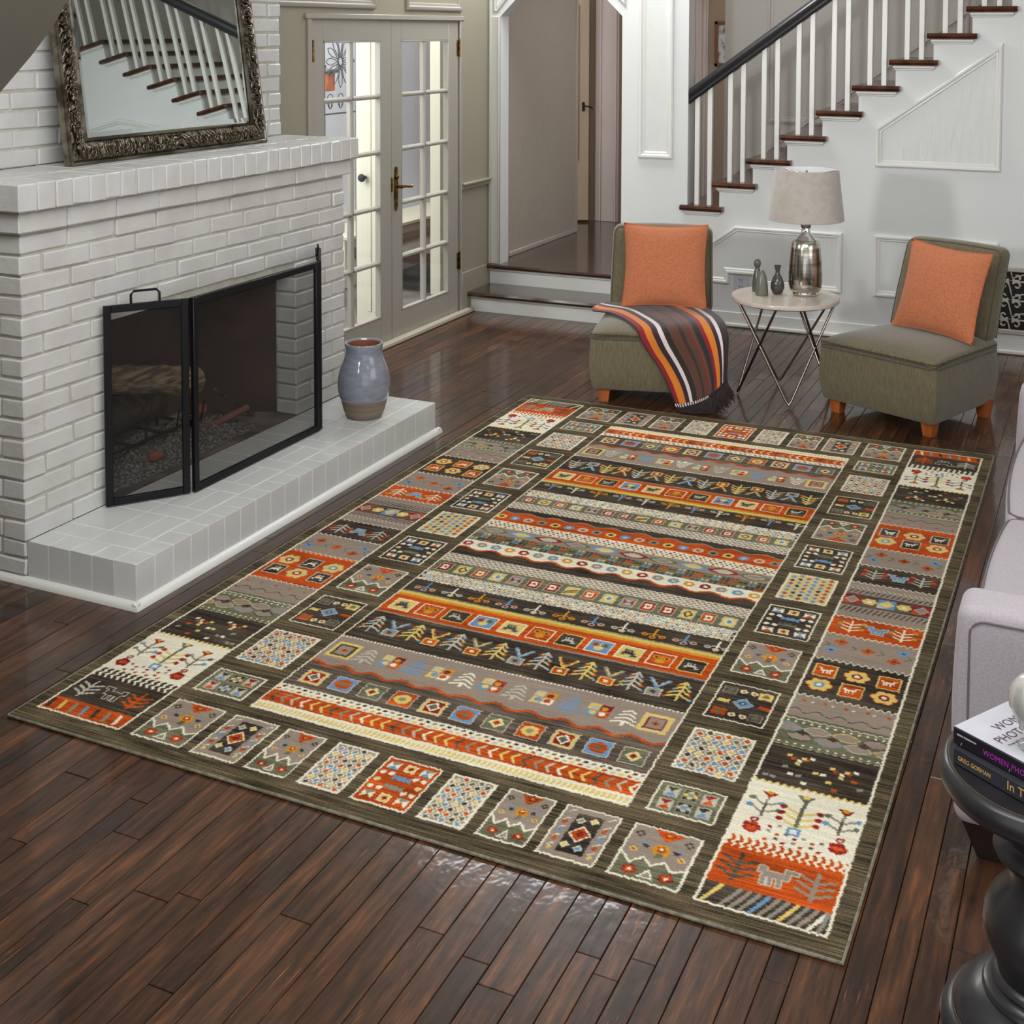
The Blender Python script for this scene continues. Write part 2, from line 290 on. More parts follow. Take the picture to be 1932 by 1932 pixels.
def text(s, size, m, name, parent, mtx, ext=.0003, space=1.0, sx=1.0):
    cu = bpy.data.curves.new('t', 'FONT'); cu.body = s; cu.size = size; cu.extrude = ext; cu.space_character = space; cu.resolution_u = 3
    t = bpy.data.objects.new('t', cu); COL.objects.link(t); dg = bpy.context.evaluated_depsgraph_get(); me = bpy.data.meshes.new_from_object(t.evaluated_get(dg))
    bpy.data.objects.remove(t); me.transform(mtx @ Matrix.Diagonal((sx, 1, 1, 1))); me.materials.clear(); me.materials.append(M[m]); o = bpy.data.objects.new(name, me); COL.objects.link(o); o.parent = parent; return o

# ---------------------------------------------------------------- woven pattern of the rug, painted motif by motif

def rug_pixels(res=0.002):
    W, H = int(round(2.4/res)), int(round(3.7/res))
    A = np.zeros((H, W, 3), np.float32)
    rg = np.random.RandomState(5)
    K = dict(dk=(90,79,60), bk=(71,62,52), br=(97,84,72), ol=(112,111,86), tp=(155,139,124), og=(194,80,28), cr=(238,230,206), ye=(226,198,112),
             bl=(112,150,188), rd=(150,46,38), gd=(214,150,44), gy=(146,142,128), lg=(196,190,172))
    K = {k: np.array(v, np.float32)/255 for k, v in K.items()}
    def win(x0, y0, x1, y1):
        i0, i1 = max(0, int(x0/res)-1), min(W, int(x1/res)+2); j0, j1 = max(0, int(y0/res)-1), min(H, int(y1/res)+2)
        if i1 <= i0 or j1 <= j0: return None
        Y, X = np.mgrid[j0:j1, i0:i1]
        return A[j0:j1, i0:i1], (X+.5)*res, (Y+.5)*res
    def put(w, m, c): w[0][m] = K[c]
    def rect(x0, y0, x1, y1, c):
        w = win(x0, y0, x1, y1)
        if w: put(w, (w[1] >= x0) & (w[1] < x1) & (w[2] >= y0) & (w[2] < y1), c)
    def box(cx, cy, rx, ry, c): rect(cx-rx, cy-ry, cx+rx, cy+ry, c)
    def ell(cx, cy, rx, ry, c):
        w = win(cx-rx, cy-ry, cx+rx, cy+ry)
        if w: put(w, ((w[1]-cx)/rx)**2+((w[2]-cy)/ry)**2 < 1, c)
    def dia(cx, cy, rx, ry, c):
        w = win(cx-rx, cy-ry, cx+rx, cy+ry)
        if w: put(w, abs(w[1]-cx)/rx+abs(w[2]-cy)/ry < 1, c)
    def ln(x0, y0, x1, y1, t, c):
        w = win(min(x0, x1)-t, min(y0, y1)-t, max(x0, x1)+t, max(y0, y1)+t)
        if not w: return
        dx, dy = x1-x0, y1-y0; L = dx*dx+dy*dy+1e-12
        s = np.clip(((w[1]-x0)*dx+(w[2]-y0)*dy)/L, 0, 1)
        put(w, (w[1]-x0-s*dx)**2+(w[2]-y0-s*dy)**2 < (t/2)**2, c)
    def poly(P, c):
        xs = [p[0] for p in P]; ys = [p[1] for p in P]; w = win(min(xs), min(ys), max(xs), max(ys))
        if not w: return
        m = np.zeros(w[1].shape, bool); n = len(P)
        for i in range(n):
            (xa, ya), (xb, yb) = P[i], P[(i+1) % n]
            if ya == yb: continue
            m ^= ((w[2] >= min(ya, yb)) & (w[2] < max(ya, yb)) & (w[1] < xa+(w[2]-ya)*(xb-xa)/(yb-ya)))
        put(w, m, c)
    def pl(P, t, c):
        for a, b in zip(P, P[1:]): ln(a[0], a[1], b[0], b[1], t, c)
    def teeth(x0, x1, y, a, per, c, line=None, t=.005):      # a>0: teeth of colour c stand up from y
        n = max(1, int(round((x1-x0)/per))); p = (x1-x0)/n
        for i in range(n):
            q = [(x0+i*p, y), (x0+(i+.5)*p, y+a), (x0+(i+1)*p, y)]
            poly(q, c)
            if line: pl(q, t, line)
    def wave(x0, x1, y, a, per, t, c, below=None, depth=0, ph=0):
        w = win(x0, y-a-depth-t, x1, y+a+t+abs(depth))
        if not w: return
        m0 = (w[1] >= x0) & (w[1] < x1); c0 = y+a*np.sin((w[1]-x0)/per*2*math.pi+ph)
        if below:
            if depth > 0: put(w, m0 & (w[2] < c0) & (w[2] > y-depth), below)
            else: put(w, m0 & (w[2] > c0) & (w[2] < y-depth), below)
        put(w, m0 & (abs(w[2]-c0) < t/2), c)
    def flower(cx, cy, r, pc, cc, n=8, k=.42, oc=None):
        for i in range(n):
            a = i*2*math.pi/n
            if oc: ell(cx+r*.62*math.cos(a), cy+r*.62*math.sin(a), r*k+.003, r*k+.003, oc)
        for i in range(n):
            a = i*2*math.pi/n; ell(cx+r*.62*math.cos(a), cy+r*.62*math.sin(a), r*k, r*k, pc)
        ell(cx, cy, r*.42, r*.42, cc)
    def animal(cx, cy, s, c, f=1, up=1, o=None):
        def q(x, y): return cx+f*x*s, cy+up*y*s
        parts = [(-.7, -.15, .35, .3), (-.7, -.75, -.5, -.1), (-.35, -.75, -.17, -.1), (.1, -.75, .28, -.1), (.35, -.1, .6, .75), (.45, .5, .95, .75), (-.95, .1, -.6, .6)]
        for g in ((1, o), (0, c)):
            if g[1] is None: continue
            e = .004 if g[0] else 0
            for a, b, d, h in parts:
                x0, y0 = q(a, b); x1, y1 = q(d, h); rect(min(x0, x1)-e, min(y0, y1)-e, max(x0, x1)+e, max(y0, y1)+e, g[1])
    def tree(cx, cy, s, c, up=1, n=3, t=.007, tip=None, lean=.42):
        ln(cx, cy-up*s, cx, cy+up*s, t, c)
        for i in range(n):
            y = cy-up*s*.75+up*s*1.5*i/n
            for f in (-1, 1):
                ln(cx, y, cx+f*s*.8, y+up*s*lean, t, c)
                if tip: ell(cx+f*s*.85, y+up*s*lean, .009, .009, tip if isinstance(tip, str) else tip[(i+(f > 0)) % len(tip)])
    def fir(cx, cy, s, c, up=1, tips=None):
        ln(cx, cy-up*s, cx, cy+up*s, .008, c)
        for i in range(4):
            y = cy+up*s*(1-.45*i); r = s*(.3+.13*i)
            for f in (-1, 1):
                ln(cx, y, cx+f*r, y-up*s*.38, .009, c)
                if tips: ell(cx+f*r, y-up*s*.42, .006, .006, tips[(i+(f > 0)) % len(tips)])
    def chev(cx, cy, s, c, up=1):
        for i in range(4):
            y = cy+up*s*(.9-.48*i); r = s*(.4+.13*i)
            pl([(cx-r, y-up*s*.35), (cx, y), (cx+r, y-up*s*.35)], .008, c)
        box(cx, cy-up*s*.85, .006, .012, c)
    def frame(x0, y0, x1, y1, bg, ln_c='cr', t=.007):
        rect(x0, y0, x1, y1, ln_c); rect(x0+t, y0+t, x1-t, y1-t, bg)
    def hour(cx, cy, r, bg, c1, c2, v=False):
        box(cx, cy, r, r, bg)
        if v: poly([(cx-r, cy-r), (cx+r, cy-r), (cx, cy)], c1); poly([(cx-r, cy+r), (cx+r, cy+r), (cx, cy)], c2)
        else: poly([(cx-r, cy-r), (cx-r, cy+r), (cx, cy)], c1); poly([(cx+r, cy-r), (cx+r, cy+r), (cx, cy)], c2)
    def bow(cx, cy, s, c):
        box(cx, cy, s*.5, s*.38, c)
        for f in (-1, 1): poly([(cx+f*s*.3, cy), (cx+f*s, cy-s*.5), (cx+f*s, cy+s*.5)], c)
    # --- ground
    A[:] = K['dk']
    # --- small square tiles ------------------------------------------------
    def t_rect(x0, y0, x1, y1):
        frame(x0, y0, x1, y1, 'ol'); w, h = x1-x0, y1-y0
        for i in range(3):
            cx = x0+w*(.22+.28*i)
            for j in range(2):
                cy = y0+h*(.29+.42*j); box(cx, cy, w*.11, h*.17, 'lg')
                if i == 1:
                    box(cx, cy, w*.1, h*.15, 'bk'); flower(cx, cy, h*.13, 'ye' if j else 'lg', 'bl', 4)
                else:
                    c = [('og', 'rd'), ('bl', 'bk')][(j+(i > 1)) % 2]
                    poly([(cx-w*.09, cy-h*.14), (cx+w*.09, cy-h*.14), (cx, cy)], c[0]); poly([(cx-w*.09, cy+h*.14), (cx+w*.09, cy+h*.14), (cx, cy)], c[1])
    def t_diam(x0, y0, x1, y1, bg='tp', zz='cr', seed=1, nx=6, ny=7):
        frame(x0, y0, x1, y1, bg, 'cr', .009); w, h = x1-x0, y1-y0; q = np.random.RandomState(seed)
        cols = ['og', 'ol', 'ye', 'bl', 'og', 'bk', 'ye', 'bl', 'ol'] if zz == 'cr' else ['og', 'bk', 'bl', 'og', 'gy', 'bl']
        px = (w-.02)/nx; py = (h-.02)/ny
        for i in range(nx):
            for j in range(ny):
                cx = x0+.01+(i+.5)*px; cy = y0+.01+(j+.25+.5*(i % 2))*py
                if cy > y1-.014: continue
                pl([(cx-px*.5, cy), (cx, cy+py*.5), (cx+px*.5, cy)], .004, zz); pl([(cx-px*.5, cy), (cx, cy-py*.5), (cx+px*.5, cy)], .004, zz); dia(cx, cy, px*.36, py*.40, cols[(i*2+j*(3 if i % 2 else 1)+seed) % len(cols)])
    def t_mtn(x0, y0, x1, y1):
        frame(x0, y0, x1, y1, 'tp'); w, h = x1-x0, y1-y0; X = lambda a: x0+a*w; Y = lambda a: y0+a*h
        poly([(X(.04), Y(.03)), (X(.96), Y(.03)), (X(.96), Y(.36)), (X(.8), Y(.28)), (X(.65), Y(.42)), (X(.5), Y(.3)), (X(.35), Y(.42)), (X(.2), Y(.28)), (X(.04), Y(.44))], 'ol')
        pl([(X(.04), Y(.44)), (X(.2), Y(.28)), (X(.35), Y(.42)), (X(.5), Y(.3)), (X(.65), Y(.42)), (X(.8), Y(.28)), (X(.96), Y(.38))], .007, 'cr')
        for a in (.25, .76): flower(X(a), Y(.16), w*.1, 'rd', 'cr', 5, .45); flower(X(a), Y(.16), w*.075, 'og', 'cr', 5, .4)
        poly([(X(.38), Y(.07)), (X(.62), Y(.07)), (X(.5), Y(.24))], 'cr'); poly([(X(.43), Y(.09)), (X(.57), Y(.09)), (X(.5), Y(.19))], 'tp')
        poly([(X(.3), Y(.96)), (X(.76), Y(.96)), (X(.53), Y(.76))], 'og'); poly([(X(.42), Y(.93)), (X(.64), Y(.93)), (X(.53), Y(.83))], 'rd'); poly([(X(.47), Y(.91)), (X(.59), Y(.91)), (X(.53), Y(.86))], 'gd')
        flower(X(.53), Y(.6), w*.13, 'gd', 'og', 6); flower(X(.53), Y(.62), w*.07, 'og', 'cr', 5); box(X(.53), Y(.5), w*.05, h*.05, 'ol')
        for f in (-1, 1):
            ell(X(.53+f*.22), Y(.63), w*.05, h*.03, 'bk'); ell(X(.53+f*.26), Y(.67), w*.04, h*.02, 'bl')
            flower(X(.5+f*.35), Y(.82), w*.07, 'bk', 'gy', 4); flower(X(.5+f*.34), Y(.52), w*.06, 'ye', 'og', 4)
    def t_fram(x0, y0, x1, y1):
        frame(x0, y0, x1, y1, 'tp'); w, h = x1-x0, y1-y0; X = lambda a: x0+a*w; Y = lambda a: y0+a*h
        rect(X(.27), Y(.12), X(.73), Y(.88), 'bk'); dia(X(.5), Y(.5), w*.2, h*.17, 'cr'); dia(X(.5), Y(.5), w*.16, h*.13, 'og'); dia(X(.5), Y(.5), w*.07, h*.06, 'rd')
        for a, b, c in ((.38, .75, 'gy'), (.6, .78, 'ye'), (.36, .27, 'ye'), (.6, .24, 'bl')): dia(X(a), Y(b), w*.09, h*.07, 'cr'); dia(X(a), Y(b), w*.06, h*.045, c)
        for f in (.15, .85):
            for j in range(5): dia(X(f), Y(.15+.17*j), w*.05, h*.05, ['ye', 'og', 'bl', 'og', 'gy'][j]); ln(X(f-.05), Y(.2+.17*j), X(f+.05), Y(.24+.17*j), .004, 'cr')
    def t_orsq(x0, y0, x1, y1, bg='og'):
        frame(x0, y0, x1, y1, bg); w, h = x1-x0, y1-y0; X = lambda a: x0+a*w; Y = lambda a: y0+a*h
        for j, cy in enumerate((.17, .83)):
            for i, cx in enumerate((.2, .5, .8)):
                if i == 1: box(X(cx), Y(cy), w*.1, h*.08, 'cr'); box(X(cx), Y(cy), w*.08, h*.065, 'ye'); dia(X(cx), Y(cy), w*.05, h*.045, 'rd')
                else: hour(X(cx), Y(cy), w*.105, 'cr', ('bl' if (i//2+j) % 2 else 'og') if bg != 'og' else ('bl' if j else 'og'), 'gy', True)
        bow(X(.5), Y(.6), w*.17, 'bl'); bow(X(.5), Y(.4), w*.17, 'gy' if bg == 'og' else 'ol')
        for cx in (.13, .28, .72, .87):
            for j, cy in enumerate((.34, .5, .66)):
                if abs(cx-.5) < .3 and j == 1: continue
                ell(X(cx), Y(cy), w*.055, w*.055, 'cr')
                if j == 1: ell(X(cx), Y(cy), w*.035, w*.035, 'ye')
    def t_dark(x0, y0, x1, y1, sw=False):
        frame(x0, y0, x1, y1, 'bk', 'cr', .006); w, h = x1-x0, y1-y0; X = lambda a: x0+a*w; Y = lambda a: y0+a*h
        for cx, cy, c, d in ((.2, .8, 'bk', 'gy'), (.8, .8, 'ye', 'ye'), (.2, .2, 'og', 'og'), (.8, .2, 'bk', 'tp')):
            box(X(cx), Y(cy), w*.12, w*.12, d if d != 'gy' else 'gy'); box(X(cx), Y(cy), w*.1, w*.1, c if c != 'bk' else 'br'); ell(X(cx), Y(cy), w*.06, w*.06, 'ol')
        for cx in (.42, .6):
            for cy in (.82, .18): ell(X(cx), Y(cy), w*.065, w*.065, 'cr'); ell(X(cx), Y(cy), w*.045, w*.045, 'ye'); ell(X(cx), Y(cy), w*.02, w*.02, 'rd')
        dia(X(.5), Y(.5), w*.19, w*.19, 'lg'); dia(X(.5), Y(.5), w*.165, w*.165, 'bl'); dia(X(.5), Y(.5), w*.07, w*.07, 'bk'); ell(X(.5), Y(.5), w*.03, w*.03, 'lg')
        for cx, c in ((.16, 'ye'), (.84, 'og')): box(X(cx), Y(.5), w*.08, w*.05, c); poly([(X(cx), Y(.5)), (X(cx+.12), Y(.56)), (X(cx+.12), Y(.44))], c)
    def t_dark2(x0, y0, x1, y1): t_orsq(x0, y0, x1, y1, 'bk')
    Vs = [(.345, .487, t_rect), (.556, .782, lambda *a: t_diam(*a, seed=3)), (.85, 1.074, t_dark), (1.143, 1.369, t_mtn), (1.44, 1.674, t_dark2),
          (1.735, 1.968, lambda *a: t_diam(*a, bg='ye', zz='cr2', seed=2))]
    K['cr2'] = K['lg']
    for xa, xb in ((.388, .568), (1.836, 2.017)):
        for a, b, f in Vs: f(xa, a, xb, b)
    row = [(.392, .569, t_mtn), (.602, .755, t_fram), (.785, .917, t_mtn), (.954, 1.087, lambda *a: t_diam(*a, seed=5, nx=5, ny=8)), (1.12, 1.287, t_orsq),
           (1.318, 1.45, lambda *a: t_diam(*a, seed=8, nx=5, ny=8)), (1.484, 1.62, t_mtn), (1.648, 1.801, t_fram), (1.834, 2.014, t_mtn)]
    for a, b, f in row: f(a, .063, b, .281)
    h = H//2
    i0, i1 = int(.37/res), int(2.035/res); j1 = int(1.70/res)
    A[H-j1:H, i0:i1] = A[0:j1, i0:i1][::-1]
    # --- side panel (right hand one; the left is the same turned by 180 degrees) ------------------------------
    a, b = 2.05, 2.36; L, R = a+.008, b-.008; w = R-L
    rect(a, .056, b, 3.636, 'cr'); rect(L, .064, R, 3.628, 'bk')
    q = np.random.RandomState(2)
    for i in range(13):
        x = L+.012+i*w/13.2; c = ['ye', 'bk', 'gy', 'tp', 'gy', 'bl', 'tp', 'gy', 'ye', 'gy', 'tp', 'cr', 'gy'][i]
        ln(x, .07, min(x+.028, R-.006), .135, .011, c)
    rect(L, .14, R, .30, 'og')
    for x, c in ((L+.055, 'br'), (L+.24, 'tp')): tree(x, .215, .052, c, 1, 3, .010)
    animal(L+.15, .215, .048, 'tp', 1, 1, 'lg')
    rect(L, .30, R, .605, 'cr'); rect(L, .286, R, .336, 'cr')
    for i in range(15):
        x = L+.01+i*w/14.6; pl([(x, .288), (x+.008, .297), (x, .306), (x+.009, .318), (x+.002, .334)], .008, 'og')
    teeth(L, R, .286, .012, w/14, 'og')
    for i, x in enumerate((L+.045, L+.26)):
        flower(x, .385, .022, 'rd', 'og', 5, .5); ell(x, .385, .012, .012, 'og'); ln(x, .39, x, .42, .005, 'rd'); ell(x, .42, .011, .011, 'rd'); ell(x, .42, .006, .006, 'lg')
    for x, c in ((L+.055, 'gy'), (L+.25, 'gy')):
        tree(x, .49, .045, c, 1, 2, .007, ['bl', 'ol'], .5); poly([(x-.022, .553), (x+.022, .553), (x, .525)], 'rd'); ell(x, .548, .009, .009, 'gd'); ln(x, .44, x, .5, .006, 'br')
    x = L+w*.5; tree(x, .47, .055, 'ye', 1, 3, .009, 'rd', .4); ln(x, .43, x, .54, .009, 'ol'); poly([(x-.024, .57), (x+.024, .57), (x, .535)], 'ol'); ell(x, .565, .009, .009, 'ye'); box(x, .405, .018, .016, 'bl'); box(x, .405, .009, .009, 'cr')
    for i in range(16): box(L+.09+(i % 7)*.022, .35+(i//7)*.028+(i % 2)*.01, .005, .005, ['og', 'br', 'rd', 'gy'][i % 4])
    teeth(L, R, .605, -.014, w/15, 'bk', 'ye', .005)
    rect(L, .607, R, .785, 'bk')
    for k, x in enumerate((L+.09, L+.21)):
        for i, (dx, dy) in enumerate(((-.03, .03), (-.018, .018), (0, .012), (0, -.004), (.018, .02), (.032, .035), (.01, .028))): box(x+dx, .72+dy-.02*k, .007, .007, ['ye', 'og', 'cr'][i % 3])
    for i in range(12):
        box(L+.02+(i*.061) % (w-.03), .63+(i % 3)*.03, .008, .007, ['gy', 'cr', 'ye', 'og', 'gy'][i % 5])
    rect(L, .785, R, .965, 'ol')
    for y, s in ((.80, 1), (.945, -1)):
        pl([(L+i*w/26, y+(i % 2)*.007*s-.008*s) for i in range(27)], .004, 'cr')
        for i in range(13): ell(L+(i+.5)*w/13, y+.012*s, .0045, .0045, 'cr')
    rect(L, .787, R, .797, 'bk')
    for r, y in enumerate((.9, .856)):
        for i in range(4):
            cx = L+w*(i+.25+.5*r-.25*r*0)/3.6; rx = w/7.2
            if cx-rx > R: continue
            c = [['bl', 'lg', 'ye', 'bk'], ['bk', 'bl', 'lg', 'ye']][r][i]
            for t, cc in ((.0, c), (.004, 'tp')):
                w2 = win(max(L, cx-rx), y-.03, min(R, cx+rx), y+.03)
                if w2:
                    e = np.clip((w2[1]-cx)/(rx-t), -1, 1); put(w2, (abs(w2[2]-y) < (.024-t)*np.cos(e*math.pi/2)**.8) & (w2[1] > L) & (w2[1] < R), cc)
    for i in range(3): dia(L+w*(i+.75)/3.4, .878, .02, .014, 'bk')
    rect(L, .965, R, 1.105, 'tp')
    wave(L, R, 1.0, .01, w/4.5, .004, 'bk')
    for i in range(5): box(L+.03+i*.062, 1.062+.006*(i % 2), .005, .006, 'og'); box(L+.055+i*.06, 1.06, .004, .005, 'cr')
    rect(L, 1.10, R, 1.36, 'bk'); teeth(L, R, 1.105, -.016, w/13, 'bk', 'cr', .004)
    def sqrow(y0, y1, bg, ac):
        ys = (y0+(y1-y0)*.3, y0+(y1-y0)*.7)
        for r, y in enumerate(ys):
            for i in range(3):
                cx = L+w*(.17+.33*i)
                if (i+r) % 2:
                    frame(cx-.036, y-.042, cx+.036, y+.042, ac, 'ye' if bg != 'og' else 'lg', .006); animal(cx, y, .026, 'cr', 1 if i else -1, 1)
                else:
                    flower(cx, y, .04, 'ye', 'bl' if (i+2*r) % 4 == 0 else 'rd', 6, .36, 'og' if bg != 'og' else 'lg'); ell(cx, y, .009, .009, 'cr')
    sqrow(1.105, 1.345, 'bk', 'og')
    rect(L, 1.36, R, 1.55, 'tp'); teeth(L, R, 1.36, -.018, w/13, 'tp', 'cr', .004)
    def stars(y0, y1):
        for i, (fx, fy, c) in enumerate(((.13, .3, 'bl'), (.2, .7, 'og'), (.5, .5, 'og'), (.8, .3, 'og'), (.87, .7, 'bl'))):
            x, y = L+w*fx, y0+(y1-y0)*fy
            for t in range(4): ell(x+.013*math.cos(t*math.pi/2), y+.013*math.sin(t*math.pi/2), .009, .009, c)
            ell(x, y, .006, .006, 'bk')
        for fx in (.06, .35, .65, .94):
            x, y = L+w*fx, y0+(y1-y0)*.5; pl([(x-.01, y-.015), (x+.008, y), (x-.008, y+.018)], .005, 'ol')
    stars(1.37, 1.54)
    rect(L, 1.55, R, 1.69, 'og'); teeth(L, R, 1.55, -.016, w/13, 'og', 'cr', .004)
    def treesband(y, up=1, tc='cr', an='bl'):
        for x in (L+.065, R-.06): tree(x, y, .045, tc, up, 3, .007, ['ol', 'gd'] if tc == 'cr' else ['og', 'rd'], .5)
        animal(L+w*.5, y, .036, an, -1, 1, 'lg' if an == 'bl' else None)
    treesband(1.615)
    rect(L, 1.69, R, 1.79, 'tp'); teeth(L, R, 1.69, -.014, w/13, 'tp', 'cr', .004)
    for i in range(16): ln(L+.006+i*w/16, 1.735, L+.02+i*w/16, 1.775, .005, 'bk')
    rect(L, 1.785, R, 1.885, 'br'); rect(L, 1.785, R, 1.789, 'bk')
    for i, cx in enumerate((.1, .3, .5, .7, .9)):
        x = L+w*cx
        if i % 2: flower(x, 1.836, .026, 'ye', 'og', 6); ell(x, 1.836, .01, .01, 'cr')
        else: box(x, 1.836, .03, .036, 'rd' if i != 2 else 'bl'); poly([(x-.03, 1.80), (x, 1.80), (x-.03, 1.836)], 'og' if i != 2 else 'lg'); dia(x, 1.836, .027, .032, 'lg'); dia(x, 1.836, .022, .026, 'tp' if i != 2 else 'ye')
    rect(L, 1.885, R, 1.99, 'tp'); rect(L, 1.881, R, 1.885, 'bk')
    for i in range(16): pl([(L+.006+i*w/16, 1.895), (L+.02+i*w/16, 1.925)], .005, 'bk'); pl([(L+.006+i*w/16, 1.95), (L+.02+i*w/16, 1.925)], .004, 'lg')
    rect(L, 1.995, R, 2.16, 'bk'); teeth(L, R, 1.995, -.016, w/13, 'bk', 'cr', .004)
    treesband(2.075, 1, 'lg')
    rect(L, 2.16, R, 2.335, 'tp'); teeth(L, R, 2.16, -.014, w/13, 'tp', 'cr', .004); stars(2.17, 2.32)
    rect(L, 2.34, R, 2.595, 'og'); teeth(L, R, 2.34, -.016, w/13, 'og', 'cr', .004); sqrow(2.35, 2.585, 'og', 'bk')
    rect(L, 2.595, R, 2.735, 'tp'); teeth(L, R, 2.595, .014, w/13, 'og', 'cr', .004); wave(L, R, 2.69, .01, w/4.5, .004, 'bk')
    for i in range(5): box(L+.03+i*.062, 2.64, .005, .006, 'og')
    d0, d1 = int(.607/res), int(.967/res); iL, iR = int(a/res), int(b/res)      # lozenges, dotted band: as below, mirrored
    A[H-d1:H-d0, iL:iR] = A[d0:d1, iL:iR][::-1]
    e0, e1 = int(.336/res), int(.607/res)
    A[H-e1:H-e0, iL:iR] = A[e0:e1, iL:iR][::-1]
    rect(L, 3.364, R, 3.57, 'bk')
    for i in range(13):
        x = L+.012+i*w/12.8; pl([(x, 3.364), (x+.008, 3.375), (x, 3.386), (x+.009, 3.398), (x+.002, 3.41)], .009, 'cr')
    for x, c in ((L+.055, 'og'), (L+.24, 'lg')): tree(x, 3.49, .045, c, -1, 3, .009)
    animal(L+.15, 3.485, .042, 'bk', 1, -1, 'lg')
    rect(L, 3.56, R, 3.628, 'og')
    for i in range(7): x = L+.03+i*w/7; poly([(x-.009, 3.62), (x+.004, 3.62), (x+.014, 3.57), (x+.001, 3.57)], ['cr', 'gy', 'bk', 'bl', 'gy', 'ye', 'bk'][i])
    rect(a, .056, L, 3.636, 'cr'); rect(R, .056, b, 3.636, 'cr'); rect(a, .056, b, .064, 'cr'); rect(a, 3.628, b, 3.636, 'cr')
    A[:, W-iR:W-iL] = A[::-1, ::-1][:, W-iR:W-iL]
    # --- central field --------------------------------------------------
    a, b = .608, 1.795; L, R = a+.007, b-.007; w = R-L
    rect(a, .333, b, 3.362, 'cr'); rect(L, .334, R, 3.36, 'bk')
    def band(y0, y1, c): rect(L, y0, R, y1, c)
    band(.334, .382, 'cr')
    for i in range(74): box(L+.008+i*w/74, .357, .0045, .012, 'ye')
    band(.382, .45, 'og')
    for i in range(34):
        x = L+.025+i*w/34; c = ['br', 'tp', 'lg', 'cr', 'ye', 'ye'][i % 6]; s = .018
        pl([(x+s*.4, .438), (x-s*.4, .416), (x+s*.4, .394)], .009, c)
    band(.45, .492, 'cr')
    for i in range(50):
        x = L+.01+i*w/50
        box(x, .462, .006, .005, ['og', 'lg', 'ye'][i % 3]); box(x+.01, .48, .006, .005, ['bk', 'tp', 'ol'][i % 3])
    band(.492, .64, 'br'); sq = [('ye', 'rd', 'ol'), ('bl', 'og', 'ol'), ('ol', 'ye', 'og'), ('og', 'ye', 'tp')]
    for i in range(11):
        x = L+.07+i*(w-.13)/10; c = sq[i % 4]; box(x, .56, .038, .042, 'lg'); box(x, .56, .034, .038, c[0])
        if i % 4 == 1: flower(x, .56, .027, c[1], c[2], 8)
        elif i % 4 == 3: flower(x, .56, .027, c[1], c[2], 8)
        elif i % 4 == 0: box(x, .56, .025, .029, c[1]); dia(x, .56, .024, .028, 'cr'); dia(x, .56, .015, .018, c[2])
        else: dia(x, .56, .025, .028, 'cr'); dia(x, .56, .02, .023, c[1]); dia(x, .56, .011, .013, 'rd')
    band(.655, .842, 'tp'); wave(L, R, .648, .011, w/11, .012, 'og', 'br', .02, 1.0); wave(L, R, .66, .011, w/11, .01, 'tp', None, 0, 1.0)
    wave(L, R, .649, .011, w/11, .010, 'og', None, 0, 1.0)
    for i in range(13):
        x = L+.06+i*(w-.12)/12; y = .748
        if i in (0, 12): box(x, y, .045, .05, 'ye'); box(x, y, .033, .037, 'lg' if i else 'bk'); box(x, y, .029, .033, 'rd' if i else 'bk'); box(x, y, .024, .028, 'tp'); flower(x, y, .011, 'og', 'rd', 4)
        elif i % 2: chev(x, y, .045, ['lg', 'bl', 'cr'][(i//2) % 3])
        else:
            for fx, fy, c, d in ((-1, 1, 'ye', 'lg'), (1, 1, 'rd', 'gd'), (-1, -1, 'bl', 'ye'), (1, -1, 'og', 'cr')): box(x+fx*.019, y+fy*.019, .017, .017, c if i % 4 else d); ell(x+fx*.015, y+fy*.015, .011, .011, d if i % 4 else c)
    for i in range(90): box(L+.004+i*w/90, .838, .0035, .005, 'cr')
    band(.845, 1.045, 'bk')
    for i in range(15):
        x = L+.05+i*(w-.1)/14; y = .945
        if i % 2 == 0: fir(x, y+.01, .058, ['lg', 'ye'][(i//2) % 2], 1, ['og', 'bl', 'gd'])
        else:
            c, d = [('lg', 'bl'), ('og', 'ye'), ('ye', 'gy')][(i//2) % 3]
            for f in (-1, 1): ln(x, y+.005, x+f*.03, y+.055, .013, d); ln(x, y+.01, x+f*.024, y+.052, .006, c)
            box(x, y-.025, .026, .024, 'lg' if d == 'bl' else 'ye'); box(x, y-.025, .02, .018, 'gy' if d == 'bl' else 'og'); ell(x, y-.025, .009, .009, 'bk' if d == 'bl' else 'cr'); ln(x, y-.005, x, y+.01, .01, d)
    band(1.045, 1.2, 'og'); rect(L, 1.045, R, 1.054, 'tp')
    for i in range(11):
        x = L+.065+i*(w-.13)/10; y = 1.122; c, d, f = [('ye', 'bk', 0), ('og', 'gd', 1), ('bk', 'lg', 0), ('bl', 'ye', 1)][i % 4]
        box(x, y, .042, .044, 'cr' if c != 'bk' else 'ye'); box(x, y, .037, .039, c)
        if f:
            ell(x, y-.012, .016, .014, d)
            for g in (-1, 1): ell(x+g*.017, y+.012, .012, .012, ['og', 'ol'][g > 0] if c == 'bl' else d); ell(x+g*.017, y+.012, .006, .006, 'bk')
            ln(x, y, x, y+.025, .005, d)
        else: animal(x, y, .026, d, 1, -1, 'gy' if d == 'bk' else None)
    band(1.195, 1.235, 'ye'); band(1.195, 1.207, 'gd')
    for i in range(150): box(L+i*w/150, 1.233, .002, .006, 'ol'); box(L+i*w/150, 1.21, .002, .004, 'gd')
